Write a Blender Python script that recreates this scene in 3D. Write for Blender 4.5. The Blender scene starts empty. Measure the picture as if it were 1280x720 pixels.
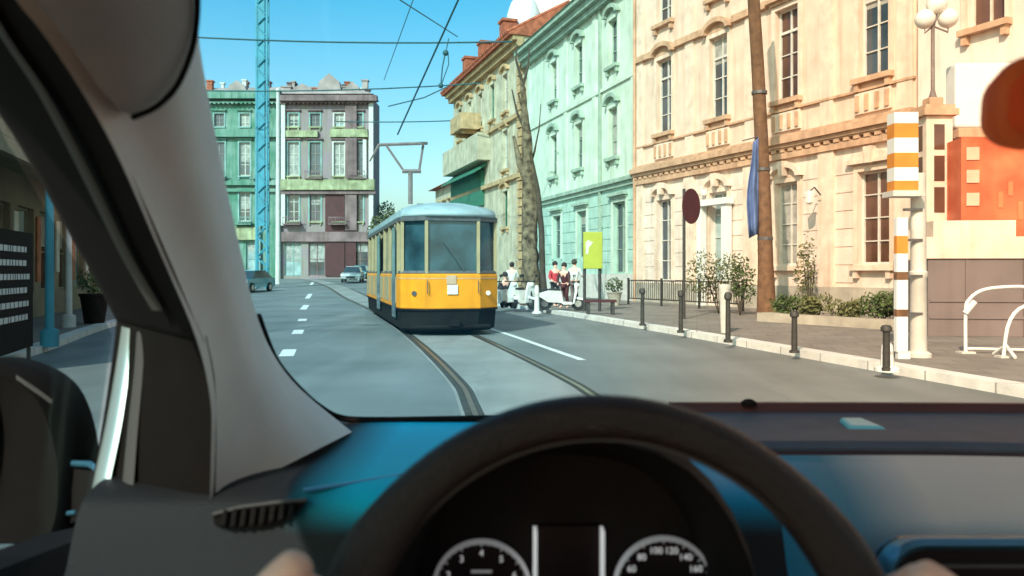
import bpy, bmesh, math, random
from mathutils import Vector, Matrix
R = math.radians
random.seed(7)
scene = bpy.context.scene
col = scene.collection
EYE = 1.5
F = 1000.0          # focal length in pixels of a 1280 wide frame
HZ = 340.0          # horizon row

def P(px, py, y):   # where a sight line meets the depth y
    return Vector(((px - 640) / F * y, y, EYE - (py - HZ) / F * y))
def sm(t):
    t = max(0.0, min(1.0, t)); return t * t * (3 - 2 * t)
def gz(y):          # the street climbs a little beyond 45 m
    return 0.75 * sm((y - 42) / 50.0)

# ------------------------------------------------------------------ materials
def mat(name, c, rough=0.7, var=0.12, scale=3.0, bump=0.0, bscale=40.0, metal=0.0, spec=0.4, streak=0.0, c2=None, coat=0.0, stain=0.0):
    m = bpy.data.materials.new(name); m.use_nodes = True
    nt = m.node_tree; N = nt.nodes; L = nt.links
    b = N['Principled BSDF']
    b.inputs['Roughness'].default_value = rough
    b.inputs['Metallic'].default_value = metal
    b.inputs['Specular IOR Level'].default_value = spec
    b.inputs['Coat Weight'].default_value = coat
    tc = N.new('ShaderNodeTexCoord')
    nz = N.new('ShaderNodeTexNoise'); nz.inputs['Scale'].default_value = scale; nz.inputs['Detail'].default_value = 6
    L.new(tc.outputs['Object'], nz.inputs['Vector'])
    rp = N.new('ShaderNodeMapRange'); rp.inputs[1].default_value = .3; rp.inputs[2].default_value = .7
    L.new(nz.outputs['Fac'], rp.inputs[0])
    mx = N.new('ShaderNodeMix'); mx.data_type = 'RGBA'
    a = [max(0, x * (1 - var)) for x in c]; d = [x * (1 + var) for x in c] if c2 is None else c2
    mx.inputs[6].default_value = (*a, 1); mx.inputs[7].default_value = (*d, 1)
    L.new(rp.outputs[0], mx.inputs[0])
    out = mx.outputs[2]
    if streak:
        mp = N.new('ShaderNodeMapping'); mp.inputs['Scale'].default_value = (2.2, 2.2, .22)
        L.new(tc.outputs['Object'], mp.inputs['Vector'])
        n2 = N.new('ShaderNodeTexNoise'); n2.inputs['Scale'].default_value = 1.6; n2.inputs['Detail'].default_value = 8
        L.new(mp.outputs[0], n2.inputs['Vector'])
        r2 = N.new('ShaderNodeMapRange'); r2.inputs[1].default_value = .48; r2.inputs[2].default_value = .72
        L.new(n2.outputs['Fac'], r2.inputs[0])
        ml = N.new('ShaderNodeMath'); ml.operation = 'MULTIPLY'; ml.inputs[1].default_value = streak
        L.new(r2.outputs[0], ml.inputs[0])
        m2 = N.new('ShaderNodeMix'); m2.data_type = 'RGBA'
        L.new(ml.outputs[0], m2.inputs[0]); L.new(out, m2.inputs[6])
        m2.inputs[7].default_value = (c[0] * .52, c[1] * .45, c[2] * .38, 1)
        out = m2.outputs[2]
    L.new(out, b.inputs['Base Color'])
    if bump:
        n3 = N.new('ShaderNodeTexNoise'); n3.inputs['Scale'].default_value = bscale; n3.inputs['Detail'].default_value = 4
        L.new(tc.outputs['Object'], n3.inputs['Vector'])
        bp = N.new('ShaderNodeBump'); bp.inputs['Strength'].default_value = bump; bp.inputs['Distance'].default_value = .02
        L.new(n3.outputs['Fac'], bp.inputs['Height']); L.new(bp.outputs[0], b.inputs['Normal'])
    return m

def glass_mat(name, tint, gloss=.06, tint2=None, x0=0, x1=1, rough=0.0):
    m = bpy.data.materials.new(name); m.use_nodes = True
    nt = m.node_tree; N = nt.nodes; L = nt.links; N.clear()
    o = N.new('ShaderNodeOutputMaterial'); t = N.new('ShaderNodeBsdfTransparent'); g = N.new('ShaderNodeBsdfGlossy')
    g.inputs['Roughness'].default_value = rough
    t.inputs[0].default_value = (*tint, 1)
    if tint2:
        tc = N.new('ShaderNodeTexCoord'); s = N.new('ShaderNodeSeparateXYZ'); mr = N.new('ShaderNodeMapRange')
        L.new(tc.outputs['Object'], s.inputs[0]); L.new(s.outputs[0], mr.inputs[0])
        mr.inputs[1].default_value = x0; mr.inputs[2].default_value = x1; mr.interpolation_type = 'SMOOTHSTEP'
        mx = N.new('ShaderNodeMix'); mx.data_type = 'RGBA'
        mx.inputs[6].default_value = (*tint, 1); mx.inputs[7].default_value = (*tint2, 1)
        L.new(mr.outputs[0], mx.inputs[0]); L.new(mx.outputs[2], t.inputs[0])
    mix = N.new('ShaderNodeMixShader'); mix.inputs[0].default_value = gloss
    L.new(t.outputs[0], mix.inputs[1]); L.new(g.outputs[0], mix.inputs[2]); L.new(mix.outputs[0], o.inputs[0])
    return m

M = {}
M['asphalt'] = mat('asphalt', (.18, .195, .19), .6, .22, .35, .5, 60, spec=.5, streak=0, c2=(.22, .232, .228))
M['track_slab'] = mat('track_slab', (.28, .268, .252), .75, .14, .9, .3, 30)
M['groove'] = mat('groove', (.055, .05, .042), .7, .3, 6)
M['rail'] = mat('rail', (.30, .26, .21), .35, .15, 8, metal=.8)
M['pave'] = mat('pave', (.235, .212, .19), .85, .15, 1.2, .4, 25)
M['kerb'] = mat('kerb', (.72, .70, .66), .8, .12, 4, .3, 20)
M['paint'] = mat('paint', (.72, .72, .70), .7, .2, 8)
M['earth'] = mat('earth', (.16, .15, .13), .9, .2, .2)
M['pink'] = mat('pink_stucco', (.74, .55, .44), .88, .13, 1.1, .4, 18, streak=.42)
M['pink_low'] = mat('pink_low', (.74, .61, .53), .88, .14, 1.3, .45, 14, streak=.42)
M['trim'] = mat('trim_ochre', (.56, .35, .23), .85, .2, 2.5, .3, 30, streak=.45)
M['trim_pale'] = mat('trim_pale', (.74, .58, .47), .85, .14, 2.5, .3, 30, streak=.35)
M['cream'] = mat('cream', (.76, .65, .58), .88, .10, .9, .35, 18, streak=.38)
M['stone'] = mat('stone', (.40, .36, .30), .9, .25, 1.6, .6, 14, streak=.3)
M['green'] = mat('green_stucco', (.58, .67, .56), .88, .13, 1.0, .4, 18, streak=.45)
M['green_low'] = mat('green_low', (.40, .56, .48), .88, .18, 1.1, .4, 14, streak=.45)
M['green_trim'] = mat('green_trim', (.33, .43, .35), .85, .2, 2, .3, 30, streak=.4)
M['darkgreen'] = mat('darkgreen', (.04, .16, .10), .7, .2, 2)
M['old'] = mat('old_plaster', (.52, .45, .33), .9, .25, 1.2, .6, 10, streak=.6)
M['old_trim'] = mat('old_trim', (.50, .33, .18), .9, .3, 2, .5, 12, streak=.6)
M['curtain'] = mat('curtain', (.34, .32, .29), .8, .35, 3)
M['baystone'] = mat('baystone', (.50, .42, .33), .9, .15, .8, .4, 10, streak=.4)
M['tile'] = mat('tile', (.38, .10, .05), .8, .4, 3, .6, 14)
M['farbeige'] = mat('farbeige', (.42, .36, .29), .9, .3, .55, streak=.8, c2=(.30, .20, .25))
M['farmauve'] = mat('farmauve', (.22, .14, .14), .9, .35, .8, streak=.6)
M['fargreen'] = mat('fargreen', (.08, .30, .19), .9, .4, .5, streak=.8, c2=(.24, .33, .28))
M['farteal'] = mat('farteal', (.24, .36, .33), .9, .3, .8, streak=.5)
M['farlime'] = mat('farlime', (.34, .34, .20), .9, .4, 1.2, streak=.7)
M['farroof'] = mat('farroof', (.36, .27, .25), .9, .3, .6)
M['pane'] = mat('pane', (.045, .06, .075), .12, .5, .8, spec=.8)
M['pane_brown'] = mat('pane_brown', (.10, .045, .03), .15, .5, .8, spec=.7)
M['pane_light'] = mat('pane_light', (.30, .38, .38), .3, .3, 1)
M['winframe'] = mat('winframe', (.60, .55, .47), .6, .1, 5)
M['yellow'] = mat('tram_yellow', (.86, .29, .006), .5, .12, 2.2, .12, 6, spec=.4, streak=.32)
M['tramcream'] = mat('tramcream', (.42, .31, .17), .5, .12, 4)
M['tramblack'] = mat('tramblack', (.012, .010, .010), .8, .3, 3, spec=.15)
M['tramroof'] = mat('tramroof', (.36, .43, .44), .45, .14, 1.6, streak=.3)
M['tramglass'] = mat('tramglass', (.015, .03, .04), .08, .5, 1.3, spec=.9, c2=(.05, .12, .145))
M['steel'] = mat('steel', (.13, .12, .12), .5, .2, 8, metal=.4)
M['panto'] = mat('panto', (.20, .15, .14), .6, .2, 6)
M['wire'] = mat('wire', (.03, .09, .10), .6, .1)
M['mast'] = mat('mast', (.05, .25, .33), .6, .2, 1.0)
M['iron'] = mat('iron', (.06, .055, .05), .6, .2, 8, metal=.3)
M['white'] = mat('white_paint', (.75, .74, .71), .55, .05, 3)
M['dirtywhite'] = mat('dirtywhite', (.62, .58, .53), .65, .12, 4, streak=.3)
M['orange'] = mat('orange_paint', (.66, .24, .035), .6, .1, 4, streak=.15)
M['flare_red'] = mat('flare_red', (.60, .085, .03), .5, .14, 1.4, c2=(.74, .19, .08), streak=.3)  # orange-red of a light flare put into the panel colour
M['peach'] = mat('peach', (.72, .40, .28), .7, .1)
M['letter'] = mat('letter', (.74, .19, .075), .6, .1)
M['mauve'] = mat('mauve', (.19, .145, .14), .75, .15, .9, streak=.2)
M['maroon'] = mat('maroon', (.075, .016, .018), .6, .2)
M['red'] = mat('red_cloth', (.55, .05, .06), .8, .2)
M['limesign'] = mat('limesign', (.40, .43, .05), .5, .1, 2)
M['wood'] = mat('wood', (.17, .085, .045), .85, .35, 5, .7, 25, streak=.5)
M['bark'] = mat('bark', (.075, .05, .03), .95, .5, 4.5, 1.0, 9, c2=(.27, .20, .125))
M['barkdark'] = mat('barkdark', (.07, .055, .04), .95, .3, 4, .8, 12)
M['leaf'] = mat('leaf', (.055, .10, .03), .7, .4, 8, c2=(.10, .14, .04))
M['leaf2'] = mat('leaf2', (.10, .12, .045), .7, .4, 8, c2=(.18, .18, .07))
M['blueflag'] = mat('blueflag', (.12, .17, .34), .8, .2)
M['globe'] = mat('globe', (.78, .74, .68), .25, .03, spec=.6)
M['skin'] = mat('skin', (.93, .50, .37), .5, .06, 30, .15, 300, c2=(.95, .54, .42))
M['hair'] = mat('hair', (.035, .02, .015), .7, .2)
M['cloth_dark'] = mat('cloth_dark', (.035, .035, .04), .85, .2)
M['cloth_white'] = mat('cloth_white', (.70, .68, .64), .85, .08)
M['rubber'] = mat('rubber', (.02, .02, .02), .8, .2)
M['tealcar'] = mat('tealcar', (.06, .26, .32), .3, .05, coat=.5)
M['silvercar'] = mat('silvercar', (.52, .53, .53), .3, .05, metal=.3, coat=.4)
M['carglass'] = mat('carglass', (.03, .05, .06), .08, .2, spec=.9)
M['brownwall'] = mat('brownwall', (.26, .205, .14), .85, .3, .5, streak=.4)
M['awning'] = mat('awning', (.24, .22, .15), .8, .15)
M['poster'] = mat('poster', (.40, .12, .05), .7, .35, 2.5)
M['posterwhite'] = mat('posterwhite', (.60, .56, .48), .7, .15, 2.5)
# cabin
M['trimcab'] = mat('pillar_trim', (.72, .55, .475), .72, .05, 14, .25, 700)
M['headl'] = mat('headliner', (.36, .265, .23), .85, .06, 14, .3, 600)
M['seal'] = mat('seal', (.010, .006, .005), .9, .15, 20, spec=.12)
M['doorcloth'] = mat('doorcloth', (.010, .008, .010), .85, .15, 20, .2, 500, spec=.15)
M['sealgrey'] = mat('sealgrey', (.085, .066, .062), .7, .1, spec=.2)
M['alu'] = mat('alu', (.50, .50, .48), .35, .08, 4, metal=.7)
M['blackplastic'] = mat('blackplastic', (.014, .009, .008), .8, .1, 20, .2, 700, spec=.15)
M['leather'] = mat('leather', (.021, .009, .007), .46, .12, 30, .35, 450, spec=.4)
M['chrome'] = mat('chrome', (.62, .63, .64), .22, .05, metal=1.0)
M['bluetrim'] = mat('bluetrim', (.10, .24, .34), .3, .1, 3, metal=.5)
M['screenblack'] = mat('screenblack', (.022, .012, .012), .25, .1)
M['grooveb'] = mat('grooveb', (.055, .014, .012), .6, .1)
M['cyan'] = mat('cyan_lens', (.16, .50, .55), .3, .1)
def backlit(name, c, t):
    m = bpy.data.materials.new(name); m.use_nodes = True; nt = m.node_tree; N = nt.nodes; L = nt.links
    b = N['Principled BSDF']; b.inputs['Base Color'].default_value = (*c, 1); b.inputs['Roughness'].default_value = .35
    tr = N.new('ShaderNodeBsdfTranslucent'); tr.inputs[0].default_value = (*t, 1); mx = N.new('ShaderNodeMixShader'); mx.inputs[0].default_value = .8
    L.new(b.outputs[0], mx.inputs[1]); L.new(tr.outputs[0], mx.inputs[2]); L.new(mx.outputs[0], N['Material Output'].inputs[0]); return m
M['redglow'] = backlit('red_translucent', (.85, .10, .03), (1, .47, .23))  # mirror made translucent so light from behind makes it glow red
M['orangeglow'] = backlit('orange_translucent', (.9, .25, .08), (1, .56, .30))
M['redshell'] = mat('redshell', (.80, .085, .02), .4, .06, 4)
M['orangeface'] = mat('orangeface', (.85, .20, .05), .12, .04, 3, metal=.9)
M['markwhite'] = mat('markwhite', (.62, .60, .60), .6, .03)
M['mirror'] = mat('mirror', (.35, .38, .38), .08, .02, metal=1.0)
M['carbody'] = mat('carbody', (.045, .05, .06), .3, .05, coat=.5)
M['seat'] = mat('seatcloth', (.05, .05, .052), .9, .2, 20)
M['windshield'] = glass_mat('windshield', (.80, .96, .99), .03, (1.0, .90, .81), -.40, .15)  # teal-to-warm colour cast and haze put into the glass tint
M['sideglass'] = glass_mat('sideglass', (.72, .80, .80), .004)

def dash_mat(driver_side):  # blue ramp across the pad paints a sky reflection into its colour
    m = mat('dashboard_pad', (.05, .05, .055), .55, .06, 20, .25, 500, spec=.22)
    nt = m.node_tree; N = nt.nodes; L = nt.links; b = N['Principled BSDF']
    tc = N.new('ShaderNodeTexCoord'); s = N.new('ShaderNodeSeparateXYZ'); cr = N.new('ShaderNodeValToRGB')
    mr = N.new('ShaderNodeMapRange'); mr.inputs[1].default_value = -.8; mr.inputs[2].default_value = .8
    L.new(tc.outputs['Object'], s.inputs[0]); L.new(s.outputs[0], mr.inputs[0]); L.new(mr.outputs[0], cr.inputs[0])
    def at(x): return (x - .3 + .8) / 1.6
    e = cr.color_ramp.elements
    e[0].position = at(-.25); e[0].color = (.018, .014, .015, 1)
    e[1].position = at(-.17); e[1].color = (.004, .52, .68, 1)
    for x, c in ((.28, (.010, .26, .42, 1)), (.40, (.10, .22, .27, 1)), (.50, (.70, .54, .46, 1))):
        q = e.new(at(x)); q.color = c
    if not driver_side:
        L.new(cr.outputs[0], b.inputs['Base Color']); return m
    mz = N.new('ShaderNodeMapRange'); mz.inputs[1].default_value = 1.215; mz.inputs[2].default_value = 1.254; mz.interpolation_type = 'SMOOTHSTEP'  # painted blue sheen fades to dark down the front face
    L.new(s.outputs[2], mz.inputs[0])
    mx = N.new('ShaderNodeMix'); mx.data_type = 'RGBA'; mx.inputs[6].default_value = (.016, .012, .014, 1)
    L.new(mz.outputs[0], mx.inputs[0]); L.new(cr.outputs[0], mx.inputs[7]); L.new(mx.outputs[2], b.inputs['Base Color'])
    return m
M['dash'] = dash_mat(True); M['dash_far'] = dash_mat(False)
def lit(name, c, e):
    m = mat(name, c, .5, .02); b = m.node_tree.nodes['Principled BSDF']
    b.inputs['Emission Color'].default_value = (*c, 1); b.inputs['Emission Strength'].default_value = e; return m
M['dial_lit'] = lit('dial_lit', (.75, .72, .74), .30)
M['ring_lit'] = lit('ring_lit', (.55, .53, .55), .13)  # weak glow added so the gauge rings and ticks show up
M['bar_lit'] = lit('bar_lit', (.65, .65, .66), .42)

def add_streaks(m):
    nt = m.node_tree; N = nt.nodes; L = nt.links; b = N['Principled BSDF']; src = b.inputs['Base Color'].links[0].from_socket
    tc = N.new('ShaderNodeTexCoord'); mp = N.new('ShaderNodeMapping'); mp.inputs['Scale'].default_value = (1.6, .10, 1); mp.inputs['Rotation'].default_value = (0, 0, -.2)
    n = N.new('ShaderNodeTexNoise'); n.inputs['Scale'].default_value = 1.0; n.inputs['Detail'].default_value = 7
    L.new(tc.outputs['Object'], mp.inputs[0]); L.new(mp.outputs[0], n.inputs[0])
    mr = N.new('ShaderNodeMapRange'); mr.inputs[1].default_value = .35; mr.inputs[2].default_value = .68; mr.inputs[3].default_value = .88; mr.inputs[4].default_value = 1.12; L.new(n.outputs['Fac'], mr.inputs[0])
    v = N.new('ShaderNodeTexVoronoi'); v.feature = 'DISTANCE_TO_EDGE'; v.inputs['Scale'].default_value = .22
    nn = N.new('ShaderNodeTexNoise'); nn.inputs['Scale'].default_value = 1.2; nn.inputs['Detail'].default_value = 5
    L.new(tc.outputs['Object'], nn.inputs[0]); ad = N.new('ShaderNodeMix'); ad.data_type = 'RGBA'; ad.blend_type = 'ADD'; ad.inputs[0].default_value = 1.0
    L.new(tc.outputs['Object'], ad.inputs[6]); L.new(nn.outputs['Color'], ad.inputs[7]); L.new(ad.outputs[2], v.inputs['Vector'])
    cm = N.new('ShaderNodeMapRange'); cm.inputs[1].default_value = .0; cm.inputs[2].default_value = .008; cm.inputs[3].default_value = .86; cm.inputs[4].default_value = 1.0; L.new(v.outputs[0], cm.inputs[0])
    m1 = N.new('ShaderNodeMath'); m1.operation = 'MULTIPLY'; L.new(mr.outputs[0], m1.inputs[0]); L.new(cm.outputs[0], m1.inputs[1])
    vm = N.new('ShaderNodeVectorMath'); vm.operation = 'SCALE'; L.new(src, vm.inputs[0]); L.new(m1.outputs[0], vm.inputs[3]); L.new(vm.outputs[0], b.inputs['Base Color'])
add_streaks(M['asphalt']); add_streaks(M['track_slab'])
def add_slabs(m, rot, bw, bh, dark=.62, mortar=.012):
    nt = m.node_tree; N = nt.nodes; L = nt.links; b = N['Principled BSDF']; src = b.inputs['Base Color'].links[0].from_socket
    tc = N.new('ShaderNodeTexCoord'); mp = N.new('ShaderNodeMapping'); mp.inputs['Rotation'].default_value = (0, 0, rot)
    bt = N.new('ShaderNodeTexBrick'); bt.inputs['Scale'].default_value = 1.0; bt.inputs['Brick Width'].default_value = bw; bt.inputs['Row Height'].default_value = bh
    bt.inputs['Mortar Size'].default_value = mortar; bt.inputs['Color1'].default_value = (1, 1, 1, 1); bt.inputs['Color2'].default_value = (.86, .86, .86, 1); bt.inputs['Mortar'].default_value = (dark, dark, dark, 1)
    L.new(tc.outputs['Object'], mp.inputs[0]); L.new(mp.outputs[0], bt.inputs['Vector'])
    mx = N.new('ShaderNodeMix'); mx.data_type = 'RGBA'; mx.blend_type = 'MULTIPLY'; mx.inputs[0].default_value = 1
    L.new(src, mx.inputs[6]); L.new(bt.outputs['Color'], mx.inputs[7]); L.new(mx.outputs[2], b.inputs['Base Color'])
add_slabs(M['pave'], R(13), .6, .6); add_slabs(M['kerb'], R(13), 4, 1.1, .45, .014)

# ------------------------------------------------------------------ mesh builder
class MB:
    def __init__(s, fn=None):
        s.v = []; s.f = []; s.fn = fn or (lambda u, v, z: (u, v, z))
    def pt(s, u, v, z):
        s.v.append(tuple(s.fn(u, v, z))); return len(s.v) - 1
    def quad(s, *p):
        s.f.append([s.pt(*q) for q in p]); return s
    def box(s, u0, u1, v0, v1, z0, z1):
        i = [s.pt(u, v, z) for z in (z0, z1) for v in (v0, v1) for u in (u0, u1)]
        for q in ((0, 2, 3, 1), (4, 5, 7, 6), (0, 1, 5, 4), (2, 6, 7, 3), (0, 4, 6, 2), (1, 3, 7, 5)):
            s.f.append([i[k] for k in q])
        return s
    def loft(s, rings, closed=True, caps=True):
        idx = [[s.pt(*p) for p in r] for r in rings]
        n = len(rings[0])
        for a, b in zip(idx, idx[1:]):
            for k in range(n if closed else n - 1):
                s.f.append([a[k], a[(k + 1) % n], b[(k + 1) % n], b[k]])
        if caps:
            s.f.append(list(reversed(idx[0]))); s.f.append(idx[-1])
        return s
    def prism(s, poly, v0, v1):      # poly of (u,z) pushed along v
        return s.loft([[(u, v0, z) for u, z in poly], [(u, v1, z) for u, z in poly]])
    def slab(s, poly, z0, z1):       # poly of (u,v) pushed along z
        return s.loft([[(u, v, z0) for u, v in poly], [(u, v, z1) for u, v in poly]])
    def tube(s, pts, r, n=8, caps=True, flat=1.0):
        pts = [Vector(p) for p in pts]; rr = r if isinstance(r, (list, tuple)) else [r] * len(pts)
        rings = []; up = None
        for i, p in enumerate(pts):
            d = (pts[min(i + 1, len(pts) - 1)] - pts[max(i - 1, 0)]).normalized()
            if up is None:
                up = Vector((0, 0, 1)) if abs(d.z) < .9 else Vector((1, 0, 0))
            a = d.cross(up).normalized(); b = a.cross(d).normalized(); up = b
            rings.append([tuple(p + (a * math.cos(2 * math.pi * k / n) + b * math.sin(2 * math.pi * k / n) * flat) * rr[i]) for k in range(n)])
        return s.loft(rings, True, caps)
    def lathe(s, c, prof, n=16):     # prof of (r,z) around vertical axis at c
        rings = [[(c[0] + r * math.cos(2 * math.pi * k / n), c[1] + r * math.sin(2 * math.pi * k / n), c[2] + z) for k in range(n)] for r, z in prof]
        return s.loft(rings)
    def ball(s, c, r, n=12, sx=1, sy=1, sz=1):
        prof = [(max(.001, math.sin(math.pi * k / 8)) * r, -math.cos(math.pi * k / 8) * r) for k in range(9)]
        rings = [[(c[0] + q * sx * math.cos(2 * math.pi * k / n), c[1] + q * sy * math.sin(2 * math.pi * k / n), c[2] + z * sz) for k in range(n)] for q, z in prof]
        return s.loft(rings)
    def build(s, name, m, parent=None, origin=(0, 0, 0), smooth=0, bevel=0, seg=2):
        o = Vector(origin)
        me = bpy.data.meshes.new(name)
        me.from_pydata([Vector(p) - o for p in s.v], [], s.f)
        bm = bmesh.new(); bm.from_mesh(me); bmesh.ops.recalc_face_normals(bm, faces=bm.faces); bm.to_mesh(me); bm.free()
        me.materials.append(m if not isinstance(m, str) else M[m])
        if smooth:
            for p in me.polygons: p.use_smooth = True
            me.set_sharp_from_angle(angle=R(smooth))
        ob = bpy.data.objects.new(name, me); col.objects.link(ob)
        if parent: ob.parent = parent
        else: ob.location = o
        if bevel:
            b = ob.modifiers.new('bev', 'BEVEL'); b.width = bevel; b.segments = seg; b.limit_method = 'ANGLE'
        return ob

def tag(o, label=None, cat=None, group=None, kind=None):
    if label: o['label'] = label
    if cat: o['category'] = cat
    if group: o['group'] = group
    if kind: o['kind'] = kind
    return o
def empty(name, loc, label, cat, group=None, rz=0.0):
    o = bpy.data.objects.new(name, None); col.objects.link(o)
    o.location = loc; o.rotation_euler = (0, 0, rz); o.empty_display_size = .1
    return tag(o, label, cat, group)
def copy_tree(o, loc=None, rz=None, label=None, scale=None):
    def rec(a, par):
        c = a.copy(); col.objects.link(c); c.parent = par
        for ch in a.children: rec(ch, c)
        return c
    kids = list(o.children)
    c = o.copy(); col.objects.link(c)
    for ch in kids: rec(ch, c)
    if loc is not None: c.location = loc
    if rz is not None: c.rotation_euler = (0, 0, rz)
    if scale: c.scale = scale
    if label: c['label'] = label
    return c
def crom(pts, n=8):
    out = []
    for i in range(len(pts) - 1):
        p0, p1, p2, p3 = pts[max(i - 1, 0)], pts[i], pts[i + 1], pts[min(i + 2, len(pts) - 1)]
        for k in range(n):
            t = k / n
            out.append(tuple(.5 * (2 * b + (c - a) * t + (2 * a - 5 * b + 4 * c - d) * t * t + (3 * b - a - 3 * c + d) * t ** 3) for a, b, c, d in zip(p0, p1, p2, p3)))
    out.append(tuple(pts[-1])); return out
def text_mesh(s, size, m, name, parent, mat4):
    cu = bpy.data.curves.new('t', 'FONT'); cu.body = s; cu.size = size; cu.align_x = 'CENTER'; cu.align_y = 'CENTER'; cu.extrude = .0004
    to = bpy.data.objects.new('t', cu); col.objects.link(to)
    bpy.context.view_layer.update()
    me = bpy.data.meshes.new_from_object(to.evaluated_get(bpy.context.evaluated_depsgraph_get()))
    bpy.data.objects.remove(to); me.transform(mat4); me.materials.clear(); me.materials.append(M[m])
    o = bpy.data.objects.new(name, me); col.objects.link(o); o.parent = parent
    return o

# ------------------------------------------------------------------ ground, road, pavements
ys = [-30, -10, 0, 10, 20, 30, 40] + [42 + 4 * k for k in range(14)] + [130, 200, 500, 1500]
g = MB(); xs = [-1500, -200, -60, -20, 0, 20, 60, 200, 1500]
for a, b in zip(ys, ys[1:]):
    for c, d in zip(xs, xs[1:]):
        g.quad((c, a, gz(a) - .05), (d, a, gz(a) - .05), (d, b, gz(b) - .05), (c, b, gz(b) - .05))
tag(g.build('ground', 'earth'), kind='structure')

RK = crom([(-25, 13), (0, 8.2), (9.5, 6.08), (11.9, 5.55), (16.5, 4.5), (21.1, 3.4), (29.4, 1.24), (40, -2.2), (60, -9), (80, -15.2), (89, -17.5)], 6)
LK = crom([(-25, 4 - 4), (0, -5), (13.4, -8.3), (23, -11.2), (40, -14.9), (60, -19.2), (76, -24), (84, -30), (88, -45)], 6)
def xat(line, y):
    for (a, b), (c, d) in zip(line, line[1:]):
        if a <= y <= c: return b + (d - b) * (y - a) / max(c - a, 1e-6)
    return line[-1][1] if y > line[-1][0] else line[0][1]
rd = MB()
yy = [-25 + 1.5 * k for k in range(77)]
for a, b in zip(yy, yy[1:]):
    rd.quad((xat(LK, a), a, gz(a)), (xat(RK, a), a, gz(a)), (xat(RK, b), b, gz(b)), (xat(LK, b), b, gz(b)))
tag(rd.build('road', 'asphalt'), kind='structure')

def strip(line, off0, off1, z0, h, name, m, kind='structure', y0=-25, y1=89, label=None, cat=None):
    """a raised strip running beside a polyline (list of (y, x))"""
    rings = []
    pts = [p for p in line if y0 <= p[0] <= y1]
    for i, (y, x) in enumerate(pts):
        a = pts[max(i - 1, 0)]; b = pts[min(i + 1, len(pts) - 1)]
        d = Vector((b[1] - a[1], b[0] - a[0])).normalized(); n = Vector((d.y, -d.x))
        p = Vector((x, y)) + n * off0; q = Vector((x, y)) + n * off1
        z = gz(y) + z0
        rings.append([(p.x, p.y, z), (q.x, q.y, z), (q.x, q.y, z + h), (p.x, p.y, z + h)])
    mb = MB().loft(rings)
    o = mb.build(name, m)
    if kind: tag(o, kind=kind)
    return o
strip(RK, 0, .34, -.04, .17, 'kerb', 'kerb')
strip(RK, .34, 26, -.04, .16, 'pavement', 'pave')
strip(LK, -.30, 0, -.04, .17, 'kerb', 'kerb')
strip(LK, -30, -.30, -.04, .16, 'pavement', 'pave')

TR = crom([(-6, 2.0), (0, 1.32), (8.57, .35), (11.5, -.08), (17.5, -1.34), (25, -3.1), (33, -5.2), (48, -9.4), (64, -14), (80, -19.5), (88, -23)], 8)
def flat_strip(line, o0, o1, z, name, m, y0=-6, y1=88):
    mb = MB(); pts = [p for p in line if y0 <= p[0] <= y1]; prev = None
    for i, (y, x) in enumerate(pts):
        a = pts[max(i - 1, 0)]; b = pts[min(i + 1, len(pts) - 1)]
        d = Vector((b[1] - a[1], b[0] - a[0])).normalized(); n = Vector((d.y, -d.x))
        p = Vector((x, y)) + n * o0; q = Vector((x, y)) + n * o1
        cur = ((p.x, p.y, gz(y) + z), (q.x, q.y, gz(y) + z))
        if prev: mb.quad(prev[0], prev[1], cur[1], cur[0])
        prev = cur
    o = mb.build(name, m); tag(o, kind='structure'); return o
flat_strip(TR, -.86, .86, .004, 'track_bed', 'groove')
flat_strip(TR, -.655, .655, .008, 'track_slab', 'track_slab')
flat_strip(TR, -.90, -.86, .004, 'track_edge', 'track_slab')
for s in (-1, 1):
    flat_strip(TR, s * .75 - .03, s * .75 + .03, .012, 'rail', 'rail')
# painted markings
def dash_mark(px, py, L, w, name='lane_marking'):
    y = EYE / (py - HZ) * 1000; x = (px - 640) / 1000 * y
    d = Vector((-.22, .975)); n = Vector((.975, .22)); c = Vector((x, y))
    a = c - d * L / 2; b = c + d * L / 2
    mb = MB()
    for k in range(4):
        p = a.lerp(b, k / 4); q = a.lerp(b, (k + 1) / 4)
        pts = [p - n * w / 2, p + n * w / 2, q + n * w / 2, q - n * w / 2]
        mb.quad(*[(t.x, t.y, gz(t.y) + .004) for t in pts])
    tag(mb.build(name, 'paint'), kind='structure')
for px, py, L in ((360, 441, 1.3), (372.5, 415, 1.4), (378, 400, 1.2), (381, 384, 4.5), (386, 371, 7), (390, 361, 7), (322, 500, 1.3)):
    dash_mark(px, py, L, .26)
strip_line = [(13.6, 1.2), (15.5, .76), (17.8, .24), (20.5, -.40), (24, -1.3)]
flat_strip(strip_line, -.07, .07, .004, 'lane_marking', 'paint', 13, 24)

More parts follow.
